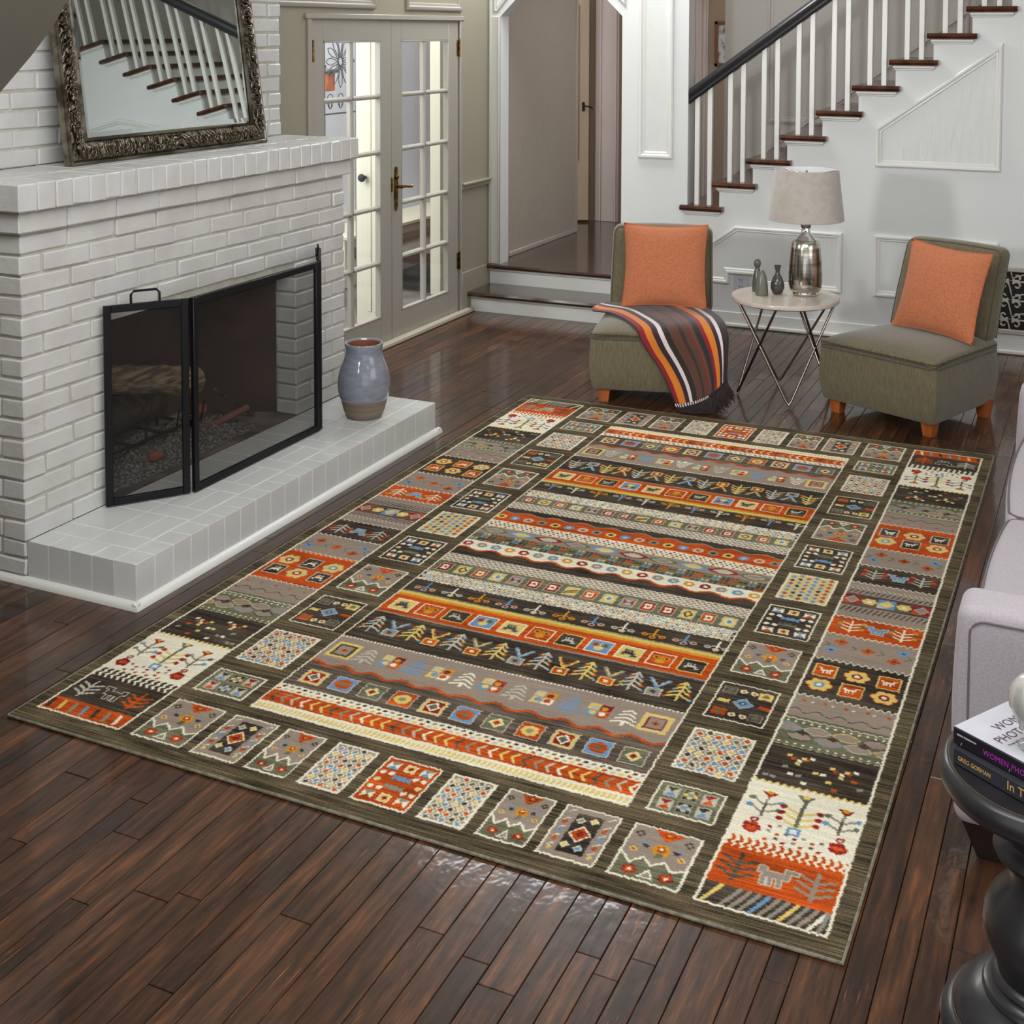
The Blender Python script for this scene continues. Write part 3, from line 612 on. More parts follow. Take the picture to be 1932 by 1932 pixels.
    def crosses(y, up):
        for i in range(11):
            x = L+.07+i*(w-.1)/10; c, d = [('bl', 'og'), ('cr', 'gy'), ('gd', 'og')][i % 3]
            for g in (-1, 1): ln(x, y, x+g*.026, y-up*.012, .005, c); ell(x+g*.03, y-up*.014, .012, .011, 'lg' if c != 'gd' else 'gd'); ell(x+g*.03, y-up*.014, .007, .007, d)
            ln(x, y-up*.02, x, y+up*.035, .008, c); ell(x, y-up*.026, .012, .011, 'lg' if c != 'gd' else 'gd'); ell(x, y-up*.026, .007, .007, ['rd', 'ye', 'og'][i % 3])
    crosses(1.285, 1)
    def dense(y0, y1, seed):
        q = np.random.RandomState(seed); band(y0, y1, 'bk'); n = 62
        for j in range(5):
            for i in range(n):
                x = L+(i+.5+.5*(j % 2))*w/n; y = y0+(j+.5)*(y1-y0)/5
                if x > R-.005: continue
                ell(x, y, .0095, .0095, 'cr'); ell(x, y, .0045, .0045, ['bk', 'og', 'ol', 'ye', 'bl', 'cr'][q.randint(6)])
    dense(1.335, 1.42, 1)
    def gsq(y0, y1):
        band(y0, y1, 'ol'); y = (y0+y1)/2; hh = (y1-y0)*.34
        for i in range(16):
            x = L+.045+i*(w-.09)/15; k = i % 6; box(x, y, .026, hh, 'lg'); box(x, y, .022, hh-.004, ['rd', 'ye', 'og', 'ye', 'tp', 'rd'][k])
            if i == 7: [ln(x-.02, y-.02+.013*j, x+.02, y+.013*j, .006, 'bk') for j in range(2)]
            elif k in (1, 3): dia(x, y, .018, hh*.75, 'bk' if k == 1 else 'cr'); dia(x, y, .011, hh*.5, 'bl' if k == 3 else 'ye')
            elif k == 4: hour(x, y, .018, 'lg', 'rd', 'rd'); ell(x, y, .008, .008, 'bl')
            else: box(x, y, .013, hh*.55, 'cr'); ell(x, y, .007, .007, 'og')
    gsq(1.42, 1.525)
    def lattice(y0, y1):
        band(y0, y1, 'tp'); n = 52; p = w/n; m = (y0+y1)/2; k = 3; hh = (y1-y0)/k
        for j in range(k):
            for i in range(n):
                x = L+(i+.5)*p; y = y0+(j+.5)*hh; pl([(x-p/2, y), (x, y+hh/2), (x+p/2, y), (x, y-hh/2), (x-p/2, y)], .004, 'cr')
                if (i+j) % 3 == 0: box(x, y, .003, .003, ['og', 'bk', 'ye'][i % 3])
    lattice(1.525, 1.60)
    band(1.60, 1.70, 'bk'); band(1.66, 1.75, 'cr'); wave(L, R, 1.665, .012, w/9.5, .012, 'og', 'bk', .05, .5)
    def frow(y, cols, r=.022, n=20):
        for i in range(n):
            c, d = cols[i % len(cols)]; flower(L+.02+i*(w-.04)/(n-1), y, r, c, d, 8, .36); ell(L+.02+i*(w-.04)/(n-1), y, r*.3, r*.3, d)
    frow(1.712, [('rd', 'cr'), ('gy', 'lg'), ('bl', 'ye'), ('gd', 'cr')])
    band(1.748, 1.83, 'ol')
    for j in range(5):
        for i in range(70):
            box(L+(i+.5)*w/70, 1.757+j*.016, .0055, .006, [['bl', 'bk', 'og', 'bk'], ['ol', 'ye', 'bk', 'rd'], ['bk', 'og', 'ol', 'bl']][j % 3][(i//2+j) % 4])
    band(1.83, 1.905, 'tp'); cc = ['bk', 'ye', 'og', 'bk', 'bl', 'og']
    for i in range(10):
        x = L+w*(i+.5)/10; col = ['ol', 'bl', 'rd'][i % 3]; e = win(x-.06, 1.84, x+.06, 1.9)
        s = np.clip(abs(e[1]-x)/(w/20), 0, 1); f = .024*np.cos(s*math.pi/2); dd = abs(e[2]-1.868)
        put(e, (dd < f+.003) & (s < 1), col); g = .024*np.cos(np.clip(s*1.25, 0, 1)*math.pi/2)-.004
        put(e, (dd < g) & (s < .8), 'lg'); put(e, (dd < g-.005) & (s < .7), ['tp', 'ye', 'lg'][i % 3])
    band(1.905, 1.975, 'cr')
    for j in range(4):
        for i in range(60): box(L+(i+.3+.5*(j % 2))*w/60, 1.915+j*.016, .0045, .006, ['og', 'ol', 'bl', 'ye', 'tp', 'rd'][(i*3+j) % 6])
    band(1.975, 2.09, 'og'); band(2.085, 2.12, 'bk'); band(2.082, 2.12, 'bk'); rect(L, 2.06, R, 2.10, 'bk'); wave(L, R, 2.078, .011, w/9.5, .008, 'tp', 'og', .05, 2.2); frow(2.02, [('ye', 'bk'), ('bl', 'lg'), ('lg', 'og'), ('gy', 'bk')], .023, 20)
    lattice(2.12, 2.195); gsq(2.195, 2.275); dense(2.275, 2.355, 4)
    band(2.355, 2.49, 'bk'); crosses(2.425, -1)
    m0, m1 = int(.333/res), int(1.24/res); p0, p1 = int(a/res), int(b/res)
    A[H-m1:H-m0, p0:p1] = A[m0:m1, p0:p1][::-1]
    rect(a, .333, L, 3.362, 'cr'); rect(R, .333, b, 3.362, 'cr')
    # --- yarn: streaky dyeing across the width, knot rows, slight softening
    B = A.copy(); B[1:-1, 1:-1] = (A[1:-1, 1:-1]*2+A[:-2, 1:-1]+A[2:, 1:-1]+A[1:-1, :-2]+A[1:-1, 2:])/6; A = B
    sh = rg.randint(-1, 2, H//2+1)*(rg.rand(H//2+1) < .6); idx = np.arange(W)
    for j in range(H):          # each knot row is laid a touch off the last, so edges come out ragged
        s = sh[j//2]
        if s: A[j] = np.roll(A[j], s, 0)
    sv = rg.randint(-1, 2, W//3+1)*(rg.rand(W//3+1) < .6)
    for i in range(0, W):
        s = sv[i//3]
        if s: A[:, i] = np.roll(A[:, i], s, 0)
    nr = H//2+1; nc = 26; S = rg.rand(nr, nc).astype(np.float32)
    S = np.repeat(S, 2, 0)[:H]; xi = np.linspace(0, nc-1.001, W); i = xi.astype(int); f = (xi-i).astype(np.float32); S = S[:, i]*(1-f)+S[:, i+1]*f
    S2 = rg.rand(H//24+2, nc).astype(np.float32); yi = np.linspace(0, H//24, H); j = yi.astype(int); g = (yi-j).astype(np.float32)[:, None]; S2 = S2[j]*(1-g)+S2[j+1]*g; S2 = S2[:, i]*(1-f)+S2[:, i+1]*f
    lum = A.mean(2); dk = np.clip((.5-lum)/.2, 0, 1)
    k = 1+(S-.5)*(.10+.62*dk)+(S2-.5)*(.05+.36*dk)+(rg.rand(H, W).astype(np.float32)-.5)*(.10+.22*dk)
    X = np.arange(W); Y = np.arange(H)[:, None]; k *= 1+.07*np.where(((X//2)+(Y//2)) % 2 == 0, 1, -1)*(.6+.8*dk)
    A *= k[..., None]
    return np.clip(A, 0, 1)

# ---------------------------------------------------------------- floor: random-width dark boards running towards the stairs
def make_floor():
    b = MB(); cols = []
    x = -4.2; k = 0
    while x < 3.3:
        w = random.choice([.057, .066, .066, .086, .1]); y = -1.2-random.random()
        while y < 8.6:
            l = random.uniform(.6, 2.3); y1 = min(y+l, 8.6); n0 = len(b.f)
            if y1 > -1.2:
                b.box(x+.0008, x+w-.0008, max(y, -1.2)+.001, y1-.001, -.02, random.uniform(-.0006, .0), c=.0014)
                cols.append((len(b.f)-n0, (random.random(), random.random(), random.random(), 1)))
            y = y1
            if y >= 8.6: break
        x += w
    o = b.build('floor', 'floor', kind='structure', flat=True, fix=True)
    at = o.data.color_attributes.new('plank', 'FLOAT_COLOR', 'CORNER'); arr = []
    for n, c in cols:
        for i in range(n): pass
    li = 0; fi = 0; buf = np.zeros((len(o.data.loops), 4), np.float32)
    for n, c in cols:
        for _ in range(n):
            t = o.data.polygons[fi].loop_total; buf[li:li+t] = c; li += t; fi += 1
    at.data.foreach_set('color', buf.ravel())
    MB().box(-4.3, 3.3, -1.3, 8.7, -.08, -.0205).build('subfloor', 'void', kind='structure')
make_floor()
YB, XL, ZC = 8.585, -4.17, 3.85
# ---- left wall with the opening for the glazed doors
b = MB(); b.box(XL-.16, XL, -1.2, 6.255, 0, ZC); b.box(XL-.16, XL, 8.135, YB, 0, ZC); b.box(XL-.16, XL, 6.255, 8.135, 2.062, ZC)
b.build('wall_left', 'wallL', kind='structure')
b = MB()      # door casing, picture panels over the door, dado rail
b.box(XL, XL+.012, 6.235, 6.275, 0, 2.085, .003); b.box(XL, XL+.012, 8.112, 8.142, .03, 2.085, .003); b.box(XL, XL+.018, 6.21, 8.165, 2.058, 2.092, .005)
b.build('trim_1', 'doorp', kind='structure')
def panel(M_, pts, ax, d, s, w=.03, out=.014):      # mitred moulding round a polygon; pts in the plane; ax normal axis, d its coordinate, s outward sign
    n = len(pts); cx = sum(p[0] for p in pts)/n; cy = sum(p[1] for p in pts)/n
    def off(k):      # inward offset by k
        res = []
        area_ = sum(pts[i][0]*pts[(i+1) % n][1]-pts[(i+1) % n][0]*pts[i][1] for i in range(n)); sg = 1 if area_ > 0 else -1
        for i in range(n):
            p0, p1, p2 = Vector(pts[i-1]), Vector(pts[i]), Vector(pts[(i+1) % n])
            d1 = (p1-p0).normalized(); d2 = (p2-p1).normalized(); n1 = Vector((-d1.y, d1.x))*sg; n2 = Vector((-d2.y, d2.x))*sg
            m = (n1+n2); m = m/max(m.dot(n1), .2); res.append(p1+m*k)
        return res
    prof = [(0, .0), (0, out*.7), (w*.2, out), (w*.45, out*.95), (w*.62, out*.45), (w*.8, out*.5), (w, out*.2), (w, 0)]
    rings = [[(p.x, p.y, d+s*h) for p in off(k)] for k, h in prof]
    def conv(q): return {'y': (q[0], q[2], q[1]), 'x': (q[2], q[0], q[1])}[ax]
    vs = [conv(q) for r in rings for q in r]; k = len(rings)
    M_.add(vs, [(j*n+i, j*n+(i+1) % n, (j+1)*n+(i+1) % n, (j+1)*n+i) for j in range(k-1) for i in range(n)])
b = MB()
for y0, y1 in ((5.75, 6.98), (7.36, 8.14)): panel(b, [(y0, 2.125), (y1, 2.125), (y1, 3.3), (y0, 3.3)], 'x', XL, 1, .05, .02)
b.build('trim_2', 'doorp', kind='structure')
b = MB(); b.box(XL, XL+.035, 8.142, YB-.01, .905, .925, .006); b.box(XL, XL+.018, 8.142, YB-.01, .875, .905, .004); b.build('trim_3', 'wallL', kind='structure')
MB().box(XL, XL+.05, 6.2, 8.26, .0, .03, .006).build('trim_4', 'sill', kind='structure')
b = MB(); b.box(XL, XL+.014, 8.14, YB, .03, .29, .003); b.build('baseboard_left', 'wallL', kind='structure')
# ---- glazed double doors
def leaf(name, y0, y1, g0, g1, hinge_y, label, lock):
    t = thing(name, (XL-.02, (y0+y1)/2, .015), label, None, kind='structure'); X0, X1 = XL-.047, XL-.003; z0, z1, gz0, gz1 = .018, 2.0605, .185, 1.93
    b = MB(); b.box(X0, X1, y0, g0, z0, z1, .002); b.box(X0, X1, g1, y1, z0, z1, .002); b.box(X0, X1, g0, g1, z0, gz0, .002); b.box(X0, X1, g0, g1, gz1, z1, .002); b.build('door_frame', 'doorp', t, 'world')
    mb = MB(); m = (g0+g1)/2; hs = [(gz1-gz0)/5*i+gz0 for i in range(1, 5)]
    def bar(ya, yb, za, zb):
        vert = (zb-za) > (yb-ya)
        w = .014
        if vert: c = (ya+yb)/2; mb.prism([(X0+.006, c-w), (X1-.012, c-w), (X1-.001, c-.005), (X1-.001, c+.005), (X1-.012, c+w), (X0+.006, c+w)], za, zb, 'z')
        else: c = (za+zb)/2; mb.prism([(X0+.006, c-w), (X1-.012, c-w), (X1-.001, c-.005), (X1-.001, c+.005), (X1-.012, c+w), (X0+.006, c+w)], ya, yb, 'y')
    bar(m-.01, m+.01, gz0, gz1)
    for h in hs: bar(g0, g1, h-.01, h+.01)
    mb.build('muntins', 'doorp', t, 'world', flat=True)
    k = MB()
    for ya, yb, za, zb in ((g0, g0+.01, gz0, gz1), (g1-.01, g1, gz0, gz1), (g0, g1, gz0, gz0+.012), (g0, g1, gz1-.01, gz1)): k.box(X0+.01, X1+.002, ya, yb, za, zb, .002)
    k.build('glazing_bead', 'doorp', t, 'world')
    ys = [g0, m, g1]; zs = [gz0]+hs+[gz1]
    for i in range(2):
        for j in range(5): MB().box(XL-.028, XL-.024, ys[i]+.002, ys[i+1]-.002, zs[j]+.002, zs[j+1]-.002).build('glass_pane', 'glass', t, 'world')
    for hz in ((1.82, 1.93), (.33, .44)):
        h = MB(); sg = 1 if hinge_y > m else -1
        h.box(XL-.002, XL+.004, hinge_y-.022, hinge_y+.014, hz[0], hz[1], .001); h.tube([(XL+.008, hinge_y, hz[0]-.008), (XL+.008, hinge_y, hz[1]+.008)], .007, 8)
        h.build('hinge', 'brass', t, 'world')
    if lock:
        h = MB(); yl = y0+.045; prof = [(-.014, .86), (-.02, .885), (-.013, .90), (-.02, .92), (-.02, 1.06), (-.013, 1.08), (-.018, 1.10), (-.01, 1.125), (.01, 1.125), (.018, 1.10), (.013, 1.08), (.02, 1.06), (.02, .92), (.013, .90), (.02, .885), (.014, .86), (.004, .845), (-.004, .845)]
        h.prism([(yl+p[0], p[1]) for p in prof], XL-.002, XL+.005, 'x'); pl = h.build('lock_plate', 'brass', t, 'world')
        h = MB(); h.tube([(XL, yl, 1.0), (XL+.045, yl, 1.0)], .011, 12); h.tube([(XL+.045, yl-.004, 1.0), (XL+.05, yl+.03, 1.0), (XL+.05, yl+.085, .992), (XL+.048, yl+.11, .99), (XL+.046, yl+.118, .992), (XL+.043, yl+.135, .985)], [.012, .009, .007, .007, .011, .006], 10)
        h.lathe([(.002, 0), (.014, .004), (.01, .014), (.001, .016)], 12)
        h.v = [v if i < len(h.v)-48 else (XL+v[2]+.004, yl+v[0], 1.06+v[1]) for i, v in enumerate(h.v)]
        h.build('lever_handle', 'brass', pl, 'world')
        MB().box(XL-.004, XL+.005, y0-.012, y0+.0, .97, 1.06, .001).build('strike_plate', 'brass', t, 'world')
leaf('door_1', 6.288, 7.184, 6.405, 7.055, 6.286, 'left leaf of the white glazed double door, behind the fireplace mantel', False)
leaf('door_2', 7.19, 8.104, 7.312, 7.965, 8.106, 'right leaf of the white glazed double door, with brass lever handle', True)
# ---- outside the doors
MB().box(-8.5, -4.34, 4.2, 13.5, -.3, -.02).build('porch_floor', 'porch', kind='structure')
MB().box(-6.0, -5.8, 4.2, 13.5, -.1, 3.0).build('wall_porch', 'stucco', kind='structure')
b = MB(); b.box(-5.795, -5.42, 8.6, 13.0, -.02, .36, .01); b.box(-5.795, -5.38, 8.6, 13.0, .36, .40, .01); b.build('porch_bench', 'cream', at=(-5.6, 10.8, 0), label='pale built-in ledge on the porch seen through the lowest panes of the glazed door', cat='ledge')
def shutter(y, x1, lab):
    t = thing('storm_shutter', (-4.36, y, 0), lab, 'shutter', group='storm shutters folded back outside the glazed doors')
    b = MB(); b.box(-x1, -4.36, y, y+.035, .03, 2.1, .004)
    for u in (.1, .3, .5): b.box(-4.36-(x1-4.36)*(u+.12), -4.36-(x1-4.36)*u, y-.008, y, .12, 2.0, .004)
    b.build('board', 'cream', t, 'world'); return t
s1 = shutter(7.45, 4.60, 'cream storm shutter with a round knob, seen through the left glazed leaf')
h = MB(); h.tube([(-4.52, 7.44, 1.02), (-4.52, 7.40, 1.02)], [.012, .012], 10); h.lathe([(.001, -.02), (.022, -.012), (.028, 0), (.022, .012), (.001, .02)], 16); h.v = [v if i < 20 else (-4.52+v[0], 7.39+v[2], 1.02+v[1]) for i, v in enumerate(h.v)]; h.build('knob', 'iron', s1, 'world')
shutter(8.52, 4.62, 'cream storm shutter beyond the right column of panes of the right leaf')
b = MB(); cx, cy, cz = -4.85, 7.66, 1.78      # wrought-iron medallion
n = 12
for i in range(n):
    a = 2*PI*i/n; a2 = a+PI/n
    P = [(cx, cy+cos(a+s_*.28)*r, cz+sin(a+s_*.28)*r) for r, s_ in ((.03, 0), (.07, .55), (.115, .75), (.155, .45), (.18, 0))]; Q = [(cx, cy+cos(a-s_*.28)*r, cz+sin(a-s_*.28)*r) for r, s_ in ((.03, 0), (.07, .55), (.115, .75), (.155, .45), (.18, 0))]
    b.tube(P, .0035, 5); b.tube(Q, .0035, 5)
b.tube([(cx, cy+cos(a)*.03, cz+sin(a)*.03) for a in [2*PI*i/14 for i in range(14)]], .006, 5, closed=True)
for s_ in (-1, 1):
    for k in (-1, 0, 1):
        yc = cy+k*.13; b.tube([(cx, yc+s_*(.045*sin(t)*(1-t/7)), cz-.22-.05*(1-cos(t))-.0) for t in [i*.35 for i in range(14)]], .0035, 5)
b.box(cx-.006, cx+.006, cy-.21, cy+.21, cz+.2, cz+.21); b.box(cx-.006, cx+.006, cy-.21, cy-.2, -.02, cz+.2); b.box(cx-.006, cx+.006, cy+.2, cy+.21, -.02, cz+.2); b.box(cx-.006, cx+.006, cy-.21, cy+.21, cz-.36, cz-.35)
b.build('iron_medallion', 'wframe', at=(cx, cy, 0), label='wrought iron flower medallion outside, seen through the top left pane of the left leaf', cat='ornament')
t = thing('porch_lantern', (-5.6, 8.62, 1.5), 'small amber glass porch lantern outside behind the iron medallion', 'lantern')
b = MB(); b.box(-5.66, -5.54, 8.56, 8.68, 1.52, 1.66, .01); b.build('lantern_glass', 'amber', t, 'world'); b = MB(); b.box(-5.68, -5.52, 8.54, 8.70, 1.66, 1.69, .01); b.box(-5.8, -5.6, 8.6, 8.64, 1.7, 1.72); b.tube([(-5.6, 8.62, 1.69), (-5.6, 8.62, 1.72)], .006, 6); b.build('lantern_cap', 'wframe', t, 'world')
# ---- back wall: arch, panelled pier, wall under the stairs
AL, AR, ZS = -4.075, -3.14, 2.095; N0 = -2.70; DX, DZ = .2285, .1675
def tz(k): return .81+DZ*(k-1)      # top of tread k (1..)
NT = 14
b = MB(); th = .14
b.prism([(XL, 0), (XL, ZC), (AL+.26, ZC), (AL+.26, ZS+.26), (AL, ZS), (AL, 0)], YB, YB+th, 'y')
b.prism([(AL+.26, ZS+.26), (AL+.26, ZC), (AR-.26, ZC), (AR-.26, ZS+.26)], YB, YB+th, 'y')
b.prism([(AR, ZS), (AR-.26, ZS+.26), (AR-.26, ZC), (-2.66, ZC), (-2.66, 0), (AR, 0)], YB, YB+th, 'y')
b.build('wall_back', 'wall', kind='structure', flat=True)
P = [(-2.66, 0), (-2.66, tz(1)-.035)]
for k in range(1, NT+1):
    xr = N0+.035+DX*(k-1)
    if k > 1: P += [(xr, tz(k-1)-.035), (xr, tz(k)-.035)]
P += [(3.2, tz(NT)-.035), (3.2, 0)]
b = MB()
# the stringer wall as vertical strips (one prism per tread keeps the outline exact)
xs = [-2.66]+[N0+.035+DX*(k-1) for k in range(2, NT+1)]+[3.2]
for k in range(NT): b.box(xs[k], xs[k+1], YB, YB+.1, 0, tz(k+1)-.034)
b.build('wall_stair', 'wall', kind='structure', flat=True)
b = MB()
panel(b, [(-1.412, 1.128), (-.655, 1.128), (-.655, 1.925), (-1.412, 1.375)], 'y', YB, -1, .045, .024)
panel(b, [(-.42, 1.128), (.9, 1.128), (.9, 2.3), (.3, 2.3), (-.42, 2.02)], 'y', YB, -1, .045, .024)
panel(b, [(-2.58, .29), (-2.36, .29), (-2.36, .36), (-2.2, .36), (-2.2, .29), (-1.61, .29), (-1.61, .685), (-2.325, .685), (-2.58, .50)], 'y', YB, -1, .04, .024)
panel(b, [(-1.41, .29), (-.655, .29), (-.655, .687), (-1.41, .687)], 'y', YB, -1, .04, .024)
b.build('trim_5', 'trim', kind='structure')
b = MB(); panel(b, [(-3.015, 1.115), (-2.765, 1.115), (-2.765, 3.2), (-3.015, 3.2)], 'y', YB, -1, .05, .024); b.build('trim_6', 'trim', kind='structure')
b = MB()
b.prism([(-1.367, 1.17), (-.70, 1.17), (-.70, 1.84), (-1.367, 1.355)], YB-.003, YB-.0005, 'y'); b.prism([(-2.54, .33), (-2.39, .33), (-2.39, .4), (-2.17, .4), (-2.17, .33), (-1.65, .33), (-1.65, .645), (-2.31, .645), (-2.54, .48)], YB-.003, YB-.0005, 'y')
b.box(-1.37, -.695, YB-.003, YB-.0005, .33, .647); b.box(-2.965, -2.815, YB-.003, YB-.0005, 1.165, 3.15); b.build('trim_7', 'grain', kind='structure', flat=True)
b = MB(); b.box(-2.66, 3.2, YB-.012, YB, 0, .10, .004); b.box(-2.66, 3.2, YB-.028, YB-.012, 0, .028, .008); b.build('baseboard_back', 'trim', kind='structure')
b = MB()      # arch casing and mouldings above it
b.box(XL+.012, AL, YB-.012, YB, .29, ZS, .003); b.box(XL+.012, XL+.03, YB-.02, YB, .29, ZC, .004)
b.box(AL-.012, AL+.0, YB-.02, YB, .29, ZS, .003)
panel(b, [(XL+.04, ZS+.03), (XL+.075, ZS+.03), (AL+.18, ZS+.27), (AL+.18, 3.2), (XL+.04, 3.2)], 'y', YB, -1, .03, .012)
panel(b, [(AR+.03, ZS+.06), (AR+.03, 3.2), (AR-.2, 3.2), (AR-.2, ZS+.29)], 'y', YB, -1, .03, .012)
b.build('trim_8', 'trim2', kind='structure')
# ---- two steps up to the hall
t = thing('entry_steps', (-3.4, 8.4, 0), 'two dark polished wooden steps with white risers under the archway', 'steps')
b = MB(); b.box(XL+.004, -2.68, 8.275, 8.30, 0, .115); b.box(XL+.004, -2.68, 8.255, 8.275, .09, .112, .008); b.build('riser', 'trim', t, 'world')
b = MB(); b.box(AL+.002, AR-.002, YB-.004, YB+.02, .145, .262); b.box(XL+.004, AR-.002, YB-.022, YB-.004, .238, .262, .008); b.build('riser', 'trim', t, 'world')
b = MB(); b.prism([(8.22, .115), (8.212, .13), (8.22, .145), (YB-.005, .145), (YB-.005, .115)], XL+.004, -2.66, 'x'); b.build('tread', 'step', t, 'world')
b = MB(); b.prism([(8.535, .262), (8.526, .277), (8.535, .29), (8.75, .29), (8.75, .262)], AL+.002, AR-.002, 'x'); b.prism([(8.535, .262), (8.526, .277), (8.535, .29), (8.582, .29), (8.582, .262)], XL+.004, AL+.002, 'x'); b.build('tread', 'step', t, 'world')
MB().box(-2.69, -2.67, 8.30, YB-.005, 0, .115).build('side_panel', 'trim', t, 'world')
MB().box(-6.2, -2.05, 8.75, 11.05, .2, .29).build('landing_floor', 'step', kind='structure')
# ---- hall beyond the arch
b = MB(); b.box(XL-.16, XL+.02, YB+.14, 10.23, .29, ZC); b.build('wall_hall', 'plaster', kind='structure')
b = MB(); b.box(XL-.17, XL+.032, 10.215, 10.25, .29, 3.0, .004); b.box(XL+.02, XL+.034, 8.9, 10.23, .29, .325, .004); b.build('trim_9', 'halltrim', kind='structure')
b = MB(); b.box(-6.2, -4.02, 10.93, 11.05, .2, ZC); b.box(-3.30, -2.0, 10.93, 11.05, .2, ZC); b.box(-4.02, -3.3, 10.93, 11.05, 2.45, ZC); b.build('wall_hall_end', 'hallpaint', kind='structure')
b = MB()
for x0, x1 in ((-4.24, -4.02), (-3.32, -3.21)):
    b.box(x0, x1, 10.905, 10.93, .29, 2.5, .004); b.box(x0+.04, x0+.06, 10.895, 10.906, .29, 2.5, .003); b.box(x1-.035, x1-.015, 10.89, 10.906, .29, 2.5, .003)
b.box(-4.24, -3.21, 10.905, 10.93, 2.45, 2.55, .004); b.build('trim_10', 'halltrim', kind='structure')
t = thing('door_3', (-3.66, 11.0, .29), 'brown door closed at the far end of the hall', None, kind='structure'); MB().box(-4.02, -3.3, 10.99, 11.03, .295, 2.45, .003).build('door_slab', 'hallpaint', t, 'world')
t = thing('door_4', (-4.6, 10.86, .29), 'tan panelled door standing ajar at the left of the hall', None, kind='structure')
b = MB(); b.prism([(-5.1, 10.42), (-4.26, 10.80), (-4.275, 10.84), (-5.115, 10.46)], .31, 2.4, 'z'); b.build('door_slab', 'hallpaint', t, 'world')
ang = math.atan2(.38, .84)
b = MB(); T = Matrix.Translation((-4.26, 10.80, 0)) @ Matrix.Rotation(ang, 4, 'Z')
for x0, x1, z0, z1 in ((-.75, -.09, .85, .87), (-.75, -.09, 2.2, 2.22), (-.11, -.09, .85, 2.22), (-.75, -.73, .85, 2.22)): b.box(x0, x1, -.014, 0, z0, z1, .004, T)
b.build('moulding', 'hallpaint', t, 'world')
h = MB(); h.box(-.06, -.035, -.006, 0, 1.28, 1.36, .002, T); h.v += []; p0 = T @ Vector((-.045, -.01, 1.33)); p1 = T @ Vector((-.045, -.05, 1.33)); p2 = T @ Vector((.02, -.055, 1.32)); h.tube([p0, p1, p2, T @ Vector((.03, -.055, 1.30))], .007, 8); h.build('lever_handle', 'iron', t, 'world')
# ---- stair hall wall and picture
YW = 9.55
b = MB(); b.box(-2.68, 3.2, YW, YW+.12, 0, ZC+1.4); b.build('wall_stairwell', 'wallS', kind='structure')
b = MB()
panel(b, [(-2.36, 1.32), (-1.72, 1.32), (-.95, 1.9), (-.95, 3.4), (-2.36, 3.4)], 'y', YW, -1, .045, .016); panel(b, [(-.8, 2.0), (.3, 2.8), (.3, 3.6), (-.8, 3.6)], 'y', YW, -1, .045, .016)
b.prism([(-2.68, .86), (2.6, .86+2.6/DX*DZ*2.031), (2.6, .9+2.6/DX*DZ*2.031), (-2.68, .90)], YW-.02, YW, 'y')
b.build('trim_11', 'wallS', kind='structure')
t = thing('picture_frame', (-3.0, 10.92, 1.9), 'oak framed picture on the hall wall behind the stair balusters', 'picture')
b = MB(); x0, x1, z0, z1 = -3.150, -2.90, 1.69, 2.075; w = .028
b.box(x0, x1, 10.90, 10.93, z0, z0+w, .003); b.box(x0, x1, 10.90, 10.93, z1-w, z1, .003); b.box(x0, x0+w, 10.90, 10.93, z0, z1, .003); b.box(x1-w, x1, 10.90, 10.93, z0, z1, .003); b.build('frame', 'oakf', t, 'world')
pm = mat('picture_print', (206, 206, 206), .4, c2=(120, 116, 108), ns=14, mix=(.45, .6)); MB().box(x0+w, x1-w, 10.915, 10.93, z0+w, z1-w).build('print', pm, t, 'world')
# ---- staircase
st = thing('staircase', (-1.2, 9.0, 0), 'white staircase with dark brown treads, square white balusters and black handrail', 'staircase')
for k in range(1, NT+1):
    xl = N0+DX*(k-1); last = k == NT; xr = xl+DX+.068 if not last else 3.2; z = tz(k)
    b = MB(); b.prism([(YB-.048, z-.034), (YB-.058, z-.017), (YB-.048, z), (YW-.002, z), (YW-.002, z-.034)], xl, xr, 'x')
    b.build('tread', 'tread', st, 'world')
    b = MB(); b.box(xl+.018, xr-.02, YB-.026, YB-.001, z-.056, z-.0345, .006); b.box(xl+.026, xr-.03, YB-.014, YB-.001, z-.066, z-.056, .003); b.build('scotia', 'trim', st, 'world')
    b = MB(); b.box(xl+.036, xl+.05, YB+.1, YW-.003, z-DZ, z-.0345); b.build('riser', 'trim', st, 'world')
    if not last:
        for dx in (.10, .188):
            xb = xl+dx; zt = 1.56+(xb+.018+2.643)*DZ/DX-.03
            MB().box(xb-.016, xb+.016, YB+.014, YB+.046, z, zt, .002).build('baluster', 'trim', st, 'world')
sl = DZ/DX; b = MB(); x0, x1 = -2.655, N0+DX*(NT-1)+.1
def zr(x): return 1.565+(x+2.643)*sl
prof = [(-.032, -.036), (-.026, -.05), (.026, -.05), (.032, -.036), (.026, -.02), (.034, .0), (.034, .022), (.018, .038), (-.018, .038), (-.034, .022), (-.034, .0), (-.026, -.02)]
vs = []; n = len(prof)
for x, lean in ((x0, 0), (x1, 0)): vs += [(x-pz*sl*.4*0, YB+.03+py, zr(x)+pz*1.18) for py, pz in prof]
b.add(vs, [tuple(range(n)), tuple(range(2*n-1, n-1, -1))]+[(i, (i+1) % n, n+(i+1) % n, n+i) for i in range(n)]); b.build('handrail', 'rail', st, 'world')
b = MB()
for i in range(10): b.box(x1-.05+i*.12, x1-.018+i*.12, YB+.014, YB+.046, tz(NT), zr(x1)-.04, .002)
MB().box(x1, 3.1, YB-.005, YB+.065, zr(x1)-.05, zr(x1)+.03, .02).build('landing_handrail', 'rail', st, 'world')
for i in range(14): MB().box(x1+.02+i*.11, x1+.052+i*.11, YB+.014, YB+.046, tz(NT), zr(x1)-.04, .002).build('baluster', 'trim', st, 'world')
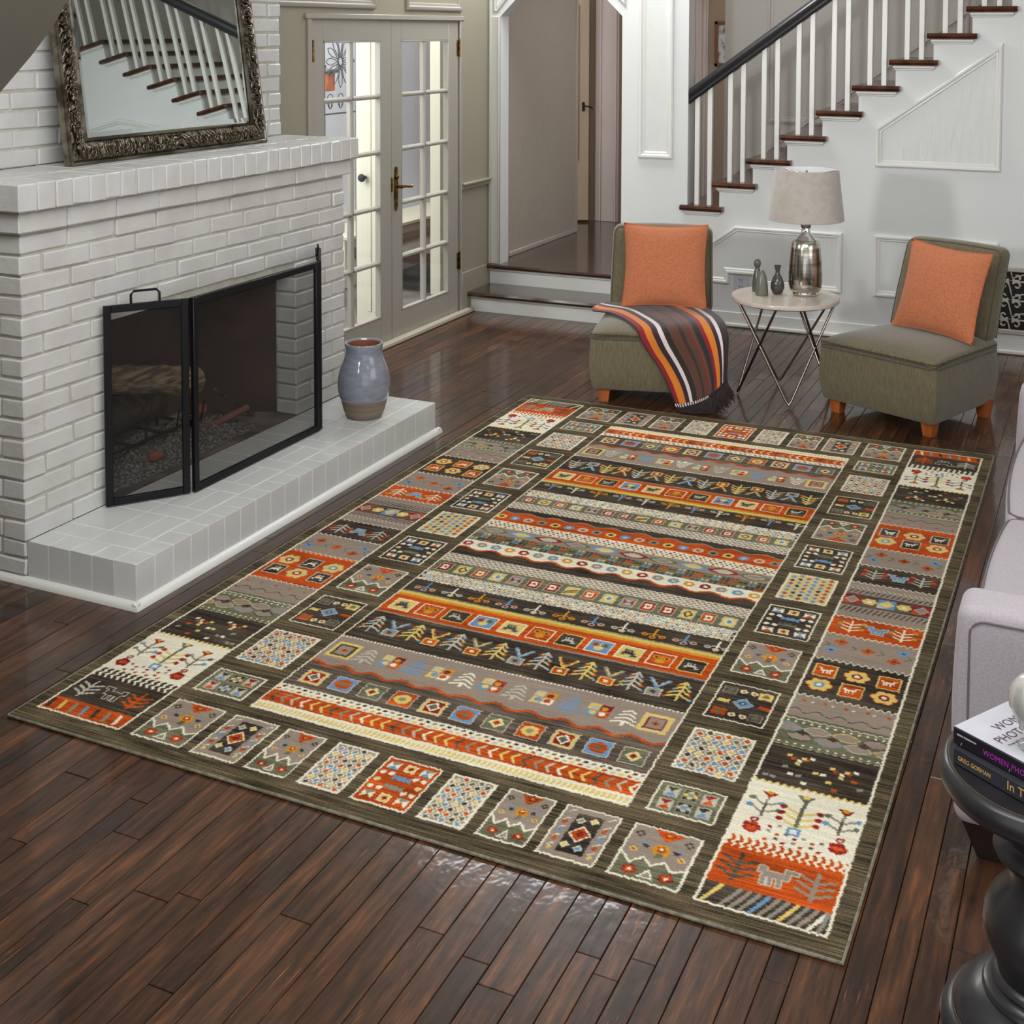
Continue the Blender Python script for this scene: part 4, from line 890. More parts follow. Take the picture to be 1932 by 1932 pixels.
# ---- outlet with cord, floor grille
t = thing('wall_outlet', (-2.278, YB, .31), 'grey double wall outlet set in the notch of the panel moulding', 'outlet')
MB().box(-2.33, -2.225, YB-.006, YB-.0002, .235, .352, .003).build('cover_plate', 'plate', t, 'world')
for z in (.27, .318):
    b = MB()
    for x in (-2.288, -2.270): b.box(x-.002, x+.002, YB-.0075, YB-.006, z, z+.012)
    b.box(-2.283, -2.276, YB-.0075, YB-.006, z-.012, z-.006); b.build('socket_slots', 'darkp', t, 'world')
t = thing('wall_grille', (-.3, YB, .33), 'cream scrollwork metal air grille low on the wall behind the right chair', 'vent')
gx0, gx1, gz0, gz1 = -.655, -.05, .155, .515
b = MB(); b.box(gx0-.025, gx1+.025, YB-.02, YB-.001, gz0-.03, gz0, .004); b.box(gx0-.025, gx1+.025, YB-.02, YB-.001, gz1, gz1+.03, .004); b.box(gx0-.025, gx0, YB-.02, YB-.001, gz0, gz1, .004); b.box(gx1, gx1+.025, YB-.02, YB-.001, gz0, gz1, .004); b.build('frame', 'vent', t, 'world')
MB().box(gx0, gx1, YB-.003, YB-.0005, gz0, gz1).build('duct', 'void', t, 'world')
b = MB()
def sp(cx, cz, r, a0, turns, sg, k=.008):
    b.tube([(cx+sg*r*(1-.75*i/16)*cos(a0+turns*2*PI*i/16), YB-.011, cz+r*(1-.75*i/16)*sin(a0+turns*2*PI*i/16)) for i in range(17)], [k*(1-.3*i/16) for i in range(17)], 6)
cw = .15
for i in range(4):
    for j in range(3):
        cx = gx0+.075+i*cw; cz = gz0+.06+j*.12
        for sg in (-1, 1):
            sp(cx+sg*.036, cz+.026, .027, 3.6, .9, sg); sp(cx+sg*.036, cz-.026, .027, 2.7, -.9, sg)
            b.tube([(cx, YB-.011, cz+.06*sg), (cx+sg*.01, YB-.011, cz+.02*sg), (cx+sg*.075, YB-.011, cz+.045)], .005, 6); b.tube([(cx-.01*sg, YB-.011, cz), (cx+.04*sg, YB-.011, cz), (cx+.075*sg, YB-.011, cz)], .006, 6)
b.build('scrollwork', 'vent', t, 'world')
# ---- rest of the shell
MB().box(-4.4, 3.4, 1.35, YW+.15, ZC, ZC+.1).build('ceiling', 'ceiling', kind='structure')
MB().box(3.2, 3.35, 1.35, YW+.1, 0, ZC).build('wall_right', 'wall', kind='structure')
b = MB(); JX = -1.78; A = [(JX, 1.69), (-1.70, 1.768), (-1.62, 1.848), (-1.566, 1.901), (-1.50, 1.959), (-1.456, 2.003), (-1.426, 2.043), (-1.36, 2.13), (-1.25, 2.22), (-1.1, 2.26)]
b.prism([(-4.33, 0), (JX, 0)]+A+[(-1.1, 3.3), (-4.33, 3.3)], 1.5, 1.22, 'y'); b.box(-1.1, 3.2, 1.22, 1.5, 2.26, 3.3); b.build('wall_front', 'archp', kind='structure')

# ---------------------------------------------------------------- fireplace (body, hearth, mantel, chimney breast)
FX, FY0, FY1, OY0, OY1, OZ = -3.53, 3.46, 5.61, 3.90, 5.17, .868
fp = thing('fireplace', (-3.7, 4.53, 0), 'white painted brick fireplace with a brick mantel and a raised hearth', 'fireplace')
b = MB(); P0 = .0742; J = .010
def brick(x0, x1, y0, y1, z0, z1, c=.0045, j=.0028): b.box(x0, x1, y0, y1, z0, z1, c, None, j)
for k in range(15):
    z0, z1 = .155+k*P0+.001, .155+(k+1)*P0-J+.001; odd = k % 2; pr = lambda: random.uniform(-.003, .003)
    ya, yb = (FY0, FY1) if not odd else (FY0+.112, FY1-.112); segs = []
    y = ya
    while y < yb-.03:
        l = .245+random.uniform(-.012, .012)
        if yb-(y+l) < .09: l = yb-y
        segs.append((y, min(y+l-J, yb))); y += l
    op = z1 < OZ+.03
    for a, c in segs:
        if op:
            parts = []
            if a < OY0: parts.append((a, min(c, OY0+random.uniform(-.012, .006))))
            if c > OY1: parts.append((max(a, OY1), c))
            parts = [p for p in parts if p[1]-p[0] > .03]
        else: parts = [(a, c)]
        for p in parts: brick(FX-.105, FX+pr(), p[0], p[1], z0, z1)
    if op:      # inner cheek of the opening
        brick(FX-.115+.0, FX-.0, OY1+.001, OY1+.1, z0, z1, .006)
        if odd: b.box(FX-.05, FX+.001, OY1+.0, OY1+.11, z0, z1, .006, None, .002)
    # near end face
    xs = FX-.112 if not odd else FX+pr(); x = xs; first = True
    while x > -4.15:
        l = .245 if not (first and not odd) else .19
        brick(max(x-l+J, -4.165), x, FY0, FY0+.1, z0, z1) if not (first and odd) else brick(x-l+J, x, FY0+pr(), FY0+.102, z0, z1)
        x -= l; first = False
    if odd: brick(FX-.2, FX+pr(), FY1-.102, FY1, z0, z1)
# bricks of the near end below hearth level
for k in range(2):
    x = FX-.004-(.12 if k else 0)
    if k: brick(x+.01, FX-.004, FY0, FY0+.1, .03+k*.066, .03+k*.066+.056)
    while x > -4.15: brick(max(x-.235, -4.165), x, FY0, FY0+.1, .03+k*.066, .03+k*.066+.056); x -= .245
b.build('brick_face', 'brick', fp, 'world', ang=30)
b = MB(); e = .008
b.box(-4.16, FX-e, FY0+e, OY0-.012, 0, 1.27); b.box(-4.16, FX-e, OY1+.012, FY1-e, 0, 1.27); b.box(-4.16, FX-e, OY0-.012, OY1+.012, OZ+.0, 1.27); b.box(-4.16, -3.545, OY0-.02, OY1+.02, 0, .148)
b.build('mortar_core', 'mortar', fp, 'world', flat=True)
b = MB()      # firebox: splayed sooty walls
b.add([(-3.648, OY1+.005, .156), (-3.648, OY1+.005, OZ+.01), (-4.08, OY1-.16, OZ+.01), (-4.08, OY1-.16, .156), (-4.08, OY0+.16, .156), (-4.08, OY0+.16, OZ+.01), (-3.60, OY0-.005, OZ+.01), (-3.60, OY0-.005, .156)],
      [(0, 1, 2, 3), (3, 2, 5, 4), (4, 5, 6, 7), (1, 6, 5, 2)])
b.build('firebox', 'soot', fp, 'world', flat=True)
b = MB(); nb = 0      # firebox floor tiles
for i in range(3):
    y = OY0-.05+(.1 if i % 2 else 0)
    while y < OY1+.02: b.box(-3.54-.15*(i+1)+.004, -3.54-.15*i, y, min(y+.2, OY1+.02), .14, .1565, .002); y += .204
sootf = mat('sooty_floor_brick', (130, 118, 108), .8, c2=(72, 64, 58), ns=5, mix=(.4, .65)); b.build('firebox_floor', sootf, fp, 'world')
# mantel: stretcher course and row of upright headers on edge, top tiled to the breast
b = MB(); x1 = FX+.022; y0, y1 = FY0-.025, FY1+.025; y = y0
while y < y1-.02:
    l = .25+random.uniform(-.015, .015)
    if y1-(y+l) < .1: l = y1-y
    b.box(x1-.11, x1+random.uniform(-.002, .002), y, min(y+l-.006, y1), 1.272, 1.345, .0045, None, .0026); y += l
x = x1-.112
while x > -4.15: b.box(max(x-.24, -4.165), x-.0, y0, y0+.1, 1.272, 1.345, .0045, None, .0026); x -= .246
b.box(-4.16, x1-.01, y0+.01, y1-.01, 1.2725, 1.35)
x1 = FX+.052; y0, y1 = FY0-.052, FY1+.055; n = 26; w = (y1-y0)/n
for i in range(n):
    a = y0+i*w; b.box(x1-.205, x1+random.uniform(-.003, .003), a+(0 if i == 0 else .004), a+w-(.004 if i < n-1 else 0), 1.35+random.uniform(0, .004), 1.453+random.uniform(-.0015, .0015), .0045, None, .0026)
for i in range(13): b.box(-3.93, x1-.207, y0+i*w*2+.002, y0+(i+1)*w*2-.003, 1.38, 1.4525, .004, None, .001)
b.box(-4.16, x1-.008, y0+.008, y1-.008, 1.352, 1.447); b.box(-4.16, -3.93, y0, FY0+.0, 1.352, 1.4525, .005)
b.build('mantel', 'brick', fp, 'world', ang=30)
b = MB(); BX, BY1 = -3.92, 5.625; z = 1.455; k = 0; ZT = ZC-.08      # chimney breast
while z < ZT:
    odd = k % 2; y = FY0 if not odd else FY0+.112
    yb = BY1 if odd else BY1-.112
    while y < yb-.02:
        l = .245+random.uniform(-.01, .01)
        if yb-(y+l) < .09: l = yb-y
        b.box(BX-.1, BX+random.uniform(-.002, .002), y, min(y+l-J, yb), z+.001, z+.0755-J, .0045, None, .0026); y += l
    if not odd: b.box(BX-.2, BX, BY1-.104, BY1, z+.001, z+.0755-J, .006, None, .002)
    else: b.box(BX-.2, BX, FY0, FY0+.104, z+.001, z+.0755-J, .006, None, .002)
    z += .0755; k += 1
b.build('chimney_breast', 'brick', fp, 'world', ang=30)
MB().box(-4.165, BX-.007, FY0+.007, BY1-.007, 1.454, ZC-.005).build('mortar_core', 'mortar', fp, 'world', flat=True)
# raised hearth
b = MB(); HX, HY0, HY1, HZ = -3.035, 3.47, 5.65, .155; n = 22; w = (HY1-HY0)/n
for i in range(n): b.box(HX-.095, HX, HY0+i*w+.001, HY0+(i+1)*w-.0015, .022, HZ+random.uniform(-.0005, .0005), .0016)
xs = [HX-.0965-.1*i for i in range(5)]
for i in range(4): b.box(HX-.097-(i+1)*.1+.002, HX-.097-i*.1, HY0, HY0+.105, .022, HZ+random.uniform(-.0005, .0005), .0016)
y = HY0+.107; k = 0
while y < HY1-.01:      # herringbone-ish: one row across, then two rows along
    if k % 2 == 0:
        l = .10; b.box(FX, HX-.30, y, min(y+l-.0025, HY1), .12, HZ-.0005, .002); b.box(HX-.298, HX-.0975, y, min(y+l-.0025, HY1), .12, HZ, .002)
    else:
        l = .205
        for a in range(2): b.box(HX-.198-a*.1-.0, HX-.0975-a*.1-.003, y, min(y+l-.0025, HY1), .12, HZ-.0004*a, .002)
        b.box(FX, HX-.30, y, min(y+l-.0025, HY1), .12, HZ-.0003, .002)
    y += l; k += 1
b.build('hearth_bricks', 'hearth', fp, 'world')
MB().box(FX, HX-.0006, HY0+.0006, HY1-.0006, .0, HZ-.0007).build('grout', mat('hearth_grout', (232, 233, 228), .4), fp, 'world', flat=True)
b = MB()      # quarter-round shoe along the floor
def shoe(p0, p1, nrm):
    pr = [(0, 0), (.024, 0), (.022, .012), (.014, .021), (0, .026)]; vs = []
    for p in (p0, p1): vs += [(p[0]+nrm[0]*a, p[1]+nrm[1]*a, h) for a, h in pr]
    b.add(vs, [tuple(range(5)), tuple(range(9, 4, -1))]+[(i, (i+1) % 5, 5+(i+1) % 5, 5+i) for i in range(5)])
shoe((HX, HY0-.02, 0), (HX, HY1+.03, 0), (1, 0)); shoe((-4.165, HY0-.0, 0), (HX+.02, HY0-.0, 0), (0, -1)); shoe((HX+.02, HY1, 0), (FX, HY1, 0), (0, 1)); shoe((-4.165, FY1, 0), (FX, FY1, 0), (0, 1))
b.build('shoe_moulding', 'trim', fp, 'world')
# ---- things in the firebox
def logm(name, p0, p1, r, m, label, cat, group=None):
    P0_, P1_ = Vector(p0), Vector(p1); n = 14; path = [P0_.lerp(P1_, i/n)+Vector((random.uniform(-1, 1), random.uniform(-1, 1), random.uniform(-1, 1)))*r*.06 for i in range(n+1)]
    b = MB(); b.tube(path, [r*(1+random.uniform(-.08, .08)) for _ in path], 18); return b.build(name, m, None, tuple(P0_), label=label, cat=cat, group=group)
logm('log', (-3.84, 4.02, .575), (-3.72, 4.66, .43), .062, 'log', 'large pale barked log lying across the top of the grate', 'log')
logm('log', (-3.86, 4.0, .36), (-3.92, 4.62, .33), .07, 'char', 'charred dark log under the pale log in the firebox', 'log')
logm('log', (-3.92, 4.05, .46), (-3.98, 4.7, .44), .05, 'char', 'thin charred log at the back of the firebox', 'log')
b = MB()
for y in (4.05, 4.25, 4.45, 4.62): b.tube([(-3.64, y, .36), (-3.66, y, .27), (-3.72, y, .25), (-3.98, y, .25)], .008, 6)
b.tube([(-3.74, 3.98, .242), (-3.74, 4.68, .242)], .008, 6); b.tube([(-3.94, 3.98, .242), (-3.94, 4.68, .242)], .008, 6)
for x, y in ((-3.74, 4.0), (-3.74, 4.66), (-3.94, 4.0), (-3.94, 4.66)): b.tube([(x, y, .242), (x, y, .157)], .008, 6)
b.build('fire_grate', 'iron', at=(-3.84, 4.3, .157), label='black iron fire grate holding the charred logs', cat='grate')
b = MB()
def ashf(u, v):
    x = -3.98+.40*u; y = 3.98+1.0*v; e = sin(PI*u)*sin(PI*v)**.8
    return (x, y, .158+.10*e*(.7+.3*sin(17*u+9*v)*cos(13*v-4*u))+random.uniform(0, .018)*min(1, e*3))
b.grid(ashf, 46, 90); b.build('ash_heap', 'ash', at=(-3.78, 4.4, .157), label='grey heap of ash and cinders under the grate', cat='ash', kind='stuff')
logm('burnt_stick', (-3.70, 4.66, .20), (-3.66, 4.96, .235), .016, mat('reddish_stick', (128, 84, 70), .9), 'thin reddish half-burnt stick on the ash', 'stick')
logm('burnt_stick', (-3.70, 5.06, .17), (-3.80, 4.88, .33), .011, 'char', 'dark forked stick leaning at the right of the firebox', 'stick')
logm('burnt_stick', (-3.62, 4.0, .165), (-3.68, 3.95, .34), .010, 'char', 'thin dark stick leaning at the left of the firebox', 'stick')
b = MB(); b.box(-3.80, -3.75, 4.70, 4.78, .25, .29, .008, None, .006); b.build('brick_shard', 'ember', at=(-3.775, 4.74, .25), label='orange brick shard on the ash heap', cat='brick piece')
b = MB(); b.box(-3.66, -3.62, 4.26, 4.33, .19, .22, .008, None, .006); b.build('brick_shard', 'ember', at=(-3.64, 4.29, .19), label='orange brick shard at the front of the ash, left of the screen post', cat='brick piece')
# ---- folding fire screen
scr = thing('fire_screen', (-3.31, 4.5, .156), 'black three-panel folding fire screen of iron frame and fine mesh', 'fire screen')
SZ0, SZ1 = .160, .94
def spanel(p0, p1, handle=None, name='screen_panel'):
    a, c = Vector((p0[0], p0[1], 0)), Vector((p1[0], p1[1], 0)); d = c-a; L_ = d.length; T = Matrix.Translation(a) @ Matrix.Rotation(math.atan2(d.y, d.x), 4, 'Z'); w = .028; t_ = .009
    b = MB(); b.box(0, w, -t_, t_, SZ0, SZ1, .002, T); b.box(L_-w, L_, -t_, t_, SZ0, SZ1, .002, T); b.box(w, L_-w, -t_, t_, SZ0, SZ0+w, .002, T); b.box(w, L_-w, -t_, t_, SZ1-w, SZ1, .002, T)
    f = b.build(name, 'iron', scr, 'world'); MB().box(w-.002, L_-w+.002, -.001, .001, SZ0+w-.002, SZ1-w+.002, 0, T).build('mesh_infill', 'mesh', f, 'world', flat=True)
    if handle: b = MB(); b.tube([T @ Vector(q) for q in ((handle[0], 0, SZ1-.005), (handle[0], 0, SZ1+.035), (handle[0]+.012, 0, SZ1+.048), (handle[1]-.012, 0, SZ1+.048), (handle[1], 0, SZ1+.035), (handle[1], 0, SZ1-.005))], .005, 8); b.build('carry_handle', 'iron', f, 'world')
    return f
spanel((-3.505, 3.845), (-3.312, 4.108), (.105, .215)); spanel((-3.302, 4.118), (-3.300, 5.015)); f3 = spanel((-3.303, 5.03), (-3.50, 5.33))
b = MB(); b.tube([(-3.306, 5.022, .90), (-3.306, 5.022, .955), (-3.314, 5.03, .965), (-3.306, 5.022, .985), (-3.30, 5.016, 1.0), (-3.308, 5.024, 1.02)], [.006, .006, .009, .005, .007, .003], 8)
b.tube([(-3.33, 5.05, SZ1), (-3.33, 5.05, SZ1+.03), (-3.36, 5.09, SZ1+.045), (-3.39, 5.135, SZ1+.03), (-3.39, 5.135, SZ1)], .005, 8); b.build('carry_handle', 'iron', f3, 'world')
# ---- leaning mirror on the mantel
MH, MW, LEAN = 1.08, 1.29, math.radians(7.55)
mr = thing('leaning_mirror', (-3.742, 4.596, 1.4535), 'large mirror in carved antique silver frame leaning on the mantel', 'mirror'); mr.rotation_euler = (0, -LEAN, math.radians(-1.0))
def mpart(b, name, m, par=None):      # modelled upright: x out of the wall, y along, z up
    return b.build(name, m, par or mr)
H, h2 = MH, MW/2
def rim(b, prof):      # prof: (distance from outer edge, height x)
    rings = []
    for d, x in prof: rings.append([(x, -h2+d, d), (x, h2-d, d), (x, h2-d, H-d), (x, -h2+d, H-d)])
    vs = [v for r in rings for v in r]; k = len(rings); b.add(vs, [(j*4+i, j*4+(i+1) % 4, (j+1)*4+(i+1) % 4, (j+1)*4+i) for j in range(k-1) for i in range(4)])
b = MB(); rim(b, [(.0, -.034), (0, -.008), (.004, .0), (.014, .003), (.02, -.002)]); mpart(b, 'outer_edge', 'silver')
b = MB(); rim(b, [(.02, -.002), (.026, .004), (.045, .010), (.07, .008), (.088, .0), (.092, -.004)]); cf = mpart(b, 'carved_frame', 'carved')
b = MB()      # raised acanthus scrolls all round
def leafm(cy, cz, a, s):
    ca, sa = cos(a), sin(a)
    def W(p, q, h): return (h, cy+(p*ca-q*sa)*s, cz+(p*sa+q*ca)*s)
    for k in (-2, -1, 0, 1, 2):
        an = k*.5; P = [W(.1*sin(an)*0, -.85, .009)]+[W(sin(an)*r*.9, -.85+cos(an)*r*1.35, .0125-.003*(r-.6)**2) for r in (.3, .6, .9, 1.12)]
        b.tube(P, [.0035, .0045, .005, .0045, .003], 6)
    for sg in (-1, 1): b.tube([W(sg*(.95-.5*(1-t/9)*cos(t*.75)), -.1+.45*(1-t/9)*sin(t*.75), .011) for t in range(9)], [.004-.0002*t for t in range(9)], 6)
s_ = .027; n = 24
for i in range(n):
    y = -h2+.05+(MW-.1)*(i+.5)/n; leafm(y, .052, 0, s_); leafm(y, H-.052, PI, s_)
n = 20
for i in range(n):
    z = .05+(H-.1)*(i+.5)/n; leafm(-h2+.052, z, -PI/2, s_); leafm(h2-.052, z, PI/2, s_)
mpart(b, 'carved_leaves', 'carved', cf)
b = MB(); rim(b, [(.09, -.004), (.096, .004), (.104, .002), (.108, -.008)]); mpart(b, 'inner_bead', 'silver')
b = MB(); rim(b, [(.106, -.012), (.128, -.0085)]); mpart(b, 'bevelled_edge', 'mirror')
MB().add([], []); b = MB(); d = .128; b.box(-.02, -.0085, -h2+d, h2-d, d, H-d); mpart(b, 'mirror_glass', 'mirror').data.materials[0] = M['mirror']
b = MB(); b.box(-.034, -.021, -h2+.006, h2-.006, .006, H-.006); mpart(b, 'backing_board', 'sofaleg')
# ---- ceramic vase on the hearth
v = thing('floor_vase', (-3.235, 5.305, .1555), 'tall blue-grey glazed vase with bare clay foot standing on the hearth', 'vase')
out = [(.078, 0), (.086, .006), (.098, .035), (.108, .075), (.1135, .092)]
b = MB(); b.lathe([(.0, 0)][:0]+out, 56, cap=(True, False)); b.build('clay_foot', 'clay', v)
gl = [(.1135, .09), (.117, .096), (.124, .125), (.1265, .155), (.124, .19), (.116, .225), (.104, .258), (.095, .28), (.088, .305), (.0865, .325), (.090, .34), (.092, .35), (.089, .357), (.083, .356), (.079, .348)]
MB().lathe(gl, 56, cap=(False, False)).build('glazed_body', 'glaze', v)
MB().lathe([(.079, .349), (.076, .33), (.08, .28), (.10, .22), (.10, .12), (.06, .05)], 40, cap=(False, True)).build('inside', 'terra', v)
# ---------------------------------------------------------------- slipper chairs
def chair(name, loc, rz, label):
    t = thing(name, loc, label, 'chair', rz, 'matching olive slipper chairs'); Wd, D = .33, .33
    tp = lambda y: 1.03-.12*max(0, (y+D)/(2*D))
    def body(x, y, z):
        k = 1-.05*abs(z/.14)**2*(1 if z < 0 else .3); return (x*k*(1+.02*cos(z*9))*tp(y), y*k+D, z+.215)
    MB().rbox(Wd, D, .142, .012, body).build('seat_base', 'olive', t, ang=60)
    def cush(x, y, z):
        e = (1-(x/Wd)**4)*(1-(y/D)**4); f = max(0, z)*1.0
        return (x*tp(y), y+D, z+.378+(.024*e if z > 0 else 0)-.012*max(0, (abs(x)/Wd)**6)*(z > 0)-.014*max(0, (-y/D))**6*(z > 0))
    MB().rbox(Wd-.001, D-.001, .024, .016, cush).build('seat_cushion', 'olive', t, ang=60)
    b = MB(); r = .03; pts = []
    for cx, cy, a0 in ((Wd-r, r, -PI/2), (Wd-r, 2*D-r, 0), (-Wd+r, 2*D-r, PI/2), (-Wd+r, r, PI)):
        for i in range(6): a = a0+PI/2*i/5; pts.append(((cx+r*cos(a))*tp(cy-D+r*sin(a)), cy+r*sin(a), .354))
    b.tube(pts, .0048, 8, closed=True); b.build('piping', 'olseam', t)
    TH = .055
    def back(x, y, z):      # z -.25..+.25
        h = z+.25; lean = .15*(h/.5)**1.15; tap = 1-.03*(h/.5)
        return (x*tap, .615+y*(1+.12*(1-h/.5))+lean, .385+h*.97+(-.012*(x/.33)**2 if z > 0 else 0))
    MB().rbox(.296, TH, .25, .045, back, 12).build('backrest', 'olive', t, ang=60)
    b = MB()
    for sy in (-1, 1):
        P = []; xe, ye, ze = .296-.0125, TH-.0125, .25-.0125
        for i in range(9): P.append(back(-xe, sy*ye, -.235+.435*i/8))
        for i in range(5): a = PI/2*i/4; P.append(back(-xe+.036*(1-cos(a)), sy*ye, ze-.036+.036*sin(a)))
        for i in range(1, 8): P.append(back(-xe+.036+(2*xe-.072)*i/8, sy*ye, ze))
        for i in range(5): a = PI/2*(1-i/4); P.append(back(xe-.036*(1-cos(a)), sy*ye, ze-.036+.036*sin(a)))
        for i in range(9): P.append(back(xe, sy*ye, .20-.435*i/8))
        b.tube(P, .0042, 7)
    b.build('piping', 'olseam', t)
    for x, y in ((-.27, .075), (.27, .075), (-.27, .585), (.27, .585)):
        b = MB(); a, c = .036, .024; sx = -1 if x < 0 else 1; sy = -1 if y < .3 else 1
        b.add([(x+i*a, y+j*a, .09) for i, j in ((-1, -1), (1, -1), (1, 1), (-1, 1))]+[(x+i*c+sx*0, y+j*c, .0005) for i, j in ((-1, -1), (1, -1), (1, 1), (-1, 1))], [(0, 1, 2, 3), (7, 6, 5, 4), (0, 4, 5, 1), (1, 5, 6, 2), (2, 6, 7, 3), (3, 7, 4, 0)])
        b.build('leg', 'legw', t, flat=True)
    return t
CL, RL, CR, RR = (-2.206, 6.55, 0), math.radians(15), (-1.085, 6.70, 0), math.radians(-24.5)
chair('slipper_chair', CL, RL, 'olive armless slipper chair on the left, with striped blanket and orange pillow')
chair('slipper_chair', CR, RR, 'olive armless slipper chair on the right beside the sofa, with only an orange pillow')
def pillow(C, rz, x0, tilt, yaw, label, S=.236, T_=.068, y0=.40, z0=.425, roll=0):
    t = thing('throw_pillow', (C[0]+cos(rz)*x0-sin(rz)*y0, C[1]+sin(rz)*x0+cos(rz)*y0, z0), label, 'pillow', rz, 'orange throw pillows')
    R = Matrix.Rotation(yaw, 4, 'Z') @ Matrix.Rotation(-tilt, 4, 'X') @ Matrix.Rotation(roll, 4, 'Y')
    def edge(a, c):      # square with hollow sides and ears
        k = 1-.075*(1-abs(c)**2.2); return a*k
    b = MB(); n = 26
    for sg in (-1, 1):
        def fn(u, v_):
            a, c = 2*u-1, 2*v_-1; x, z = edge(a, c)*S, edge(c, a)*S
            e = max(0, (1-abs(a)**2.6)*(1-abs(c)**2.6)); y = sg*T_*e**.62*(1+.05*sin(5*a+2)*sin(4*c)); p = R @ Vector((x, y, z+S)); return tuple(p)
        b.grid(fn, n, n)
    b.build('cover', 'orange', t, ang=80)
    b = MB(); P = []
    for i in range(4*16):
        s_, k = divmod(i, 16); q = -1+2*k/16; a, c = ((q, -1), (1, q), (-q, 1), (-1, -q))[s_]; P.append(tuple(R @ Vector((edge(a, c)*S, 0, edge(c, a)*S+S))))
    b.tube(P, .0035, 6, closed=True); b.build('seam', 'orseam', t); return t
pillow(CL, RL, .03, math.radians(17), 0, 'orange square pillow leaning on the left chair above the striped blanket', y0=.385, z0=.452)
pillow(CR, RR, .078, math.radians(17), 0, 'orange square pillow leaning on the right chair', y0=.385, roll=math.radians(3))
# ---- striped blanket over the left chair
bl = thing('striped_blanket', (-2.235, 6.552, 0), 'striped wool blanket in brown, orange, red and white draped over the left chair', 'blanket', RL)
LE = [(-.35, .44, .412), (-.335, .36, .414), (-.24, .27, .426), (-.15, .14, .426), (-.075, .02, .405), (-.045, -.012, .36), (-.008, -.022, .30), (.048, -.026, .22), (.093, -.032, .14), (.118, -.038, .085), (.152, -.045, .012)]
ML = [(-.24, .60, .424), (-.16, .56, .43), (-.03, .44, .436), (.06, .28, .436), (.135, .11, .436), (.17, .005, .424), (.205, -.022, .358), (.25, -.02, .27), (.28, -.024, .19), (.297, -.028, .12), (.30, -.03, .055)]
RE = [(.02, .66, .426), (.10, .68, .428), (.20, .62, .426), (.285, .50, .432), (.335, .36, .432), (.370, .24, .434), (.402, .08, .436), (.420, -.015, .392), (.418, -.03, .30), (.412, -.02, .22), (.414, -.015, .165)]
def cr(P, t):
    n = len(P)-1; t = max(0, min(.99999, t))*n; i = int(t); f = t-i; p = [Vector(P[max(0, min(n, i+k))]) for k in (-1, 0, 1, 2)]
    return .5*((2*p[1])+(p[2]-p[0])*f+(2*p[0]-5*p[1]+4*p[2]-p[3])*f*f+(3*p[1]-p[0]-3*p[2]+p[3])*f**3)
def blf(u, v_):      # u across the stripes, v down the length
    A_, B_2, C_2 = cr(LE, v_), cr(ML, v_), cr(RE, v_)
    p = A_*(2*(u-.5)*(u-1))+B_2*(-4*u*(u-1))+C_2*(2*u*(u-.5))
    w = (sin(u*15+v_*3)*.0055+sin(u*37-v_*5)*.002)*min(1, v_*2); return (p.x+w*.3, p.y-abs(w)*.8-.004*(v_ > .5), p.z+w*.25+.004)
b = MB(); b.grid(blf, 46, 60, uv=True); cl = b.build('woven_cloth', 'throw', bl, ang=80)
md = cl.modifiers.new('thick', 'SOLIDIFY'); md.thickness = .006; md.offset = 1
b = MB(); b.grid(lambda u, v_: tuple(Vector(blf(u, .966+.026*v_))+Vector((-.001, -.0145-.002*sin(PI*v_), .001))), 60, 3, uv=True)
b.build('stitched_hem', 'stitch', bl, ang=80)
b = MB(); q = random.Random(3)
for i in range(520):
    u = q.random()*1.0; p = Vector(blf(u, .999))+Vector((0, -.001, .002)); L_ = q.uniform(.05, .095)*(1 if p.z > .09 else .8); dx = q.uniform(-.02, .035)+.02; dy = q.uniform(-.03, .012)-.012
    zz = max(.004, p.z-L_); b.tube([p+Vector((0, -.004, 0)), (p.x+dx*.4, p.y+dy*.4-.004, max(.006, p.z-L_*.5)), (p.x+dx+(.03 if p.z-L_ < .004 else 0), p.y+dy-(.02 if p.z-L_ < .004 else 0), zz)], [.003, .003, .0016], 4)
b.build('fringe', 'hair', bl, kind='stuff')
# ---------------------------------------------------------------- side table, lamp, figurines
TC = Vector((-1.632, 7.075, 0)); tb = thing('side_table', tuple(TC), 'round stone-topped side table with crossed bronze hairpin legs between the chairs', 'table')
MB().lathe([(.284, .524), (.289, .528), (.290, .545), (.287, .55)], 72).build('tabletop', 'stone', tb)
for k in range(4):
    a = math.radians(-71+90*k); f = Vector((.252*cos(a), .252*sin(a), .004)); tops = [Vector((.265*cos(a+s_*math.radians(74)), .265*sin(a+s_*math.radians(74)), .522)) for s_ in (-1, 1)]
    d0, d1 = (tops[0]-f).normalized(), (tops[1]-f).normalized()
    b = MB(); b.tube([tops[0], f+d0*.03, f+(d0+d1)*.004+Vector((0, 0, .002)), f+d1*.03, tops[1]], .0068, 10); b.build('leg', 'nickel', tb)
b = MB(); b.tube([(.262*cos(2*PI*i/40), .262*sin(2*PI*i/40), .5225) for i in range(40)], .005, 6, closed=True); b.build('rim_ring', 'nickel', tb)
lp = thing('table_lamp', (-1.54, 7.15, .5505), 'table lamp with silver mercury-glass body and grey suede drum shade', 'lamp')
MB().lathe([(.062, 0), (.07, .004), (.072, .010), (.068, .018)], 56).build('foot', 'chrome', lp)
MB().lathe([(.066, .016), (.080, .024), (.088, .040), (.0925, .075), (.092, .12), (.0875, .19), (.081, .255), (.076, .285), (.068, .300), (.060, .306)], 64, cap=(False, False)).build('body', 'mercury', lp)
MB().lathe([(.062, .305), (.045, .322), (.030, .338), (.024, .352), (.0235, .372)], 48, cap=(False, False)).build('shoulder', 'chrome', lp)
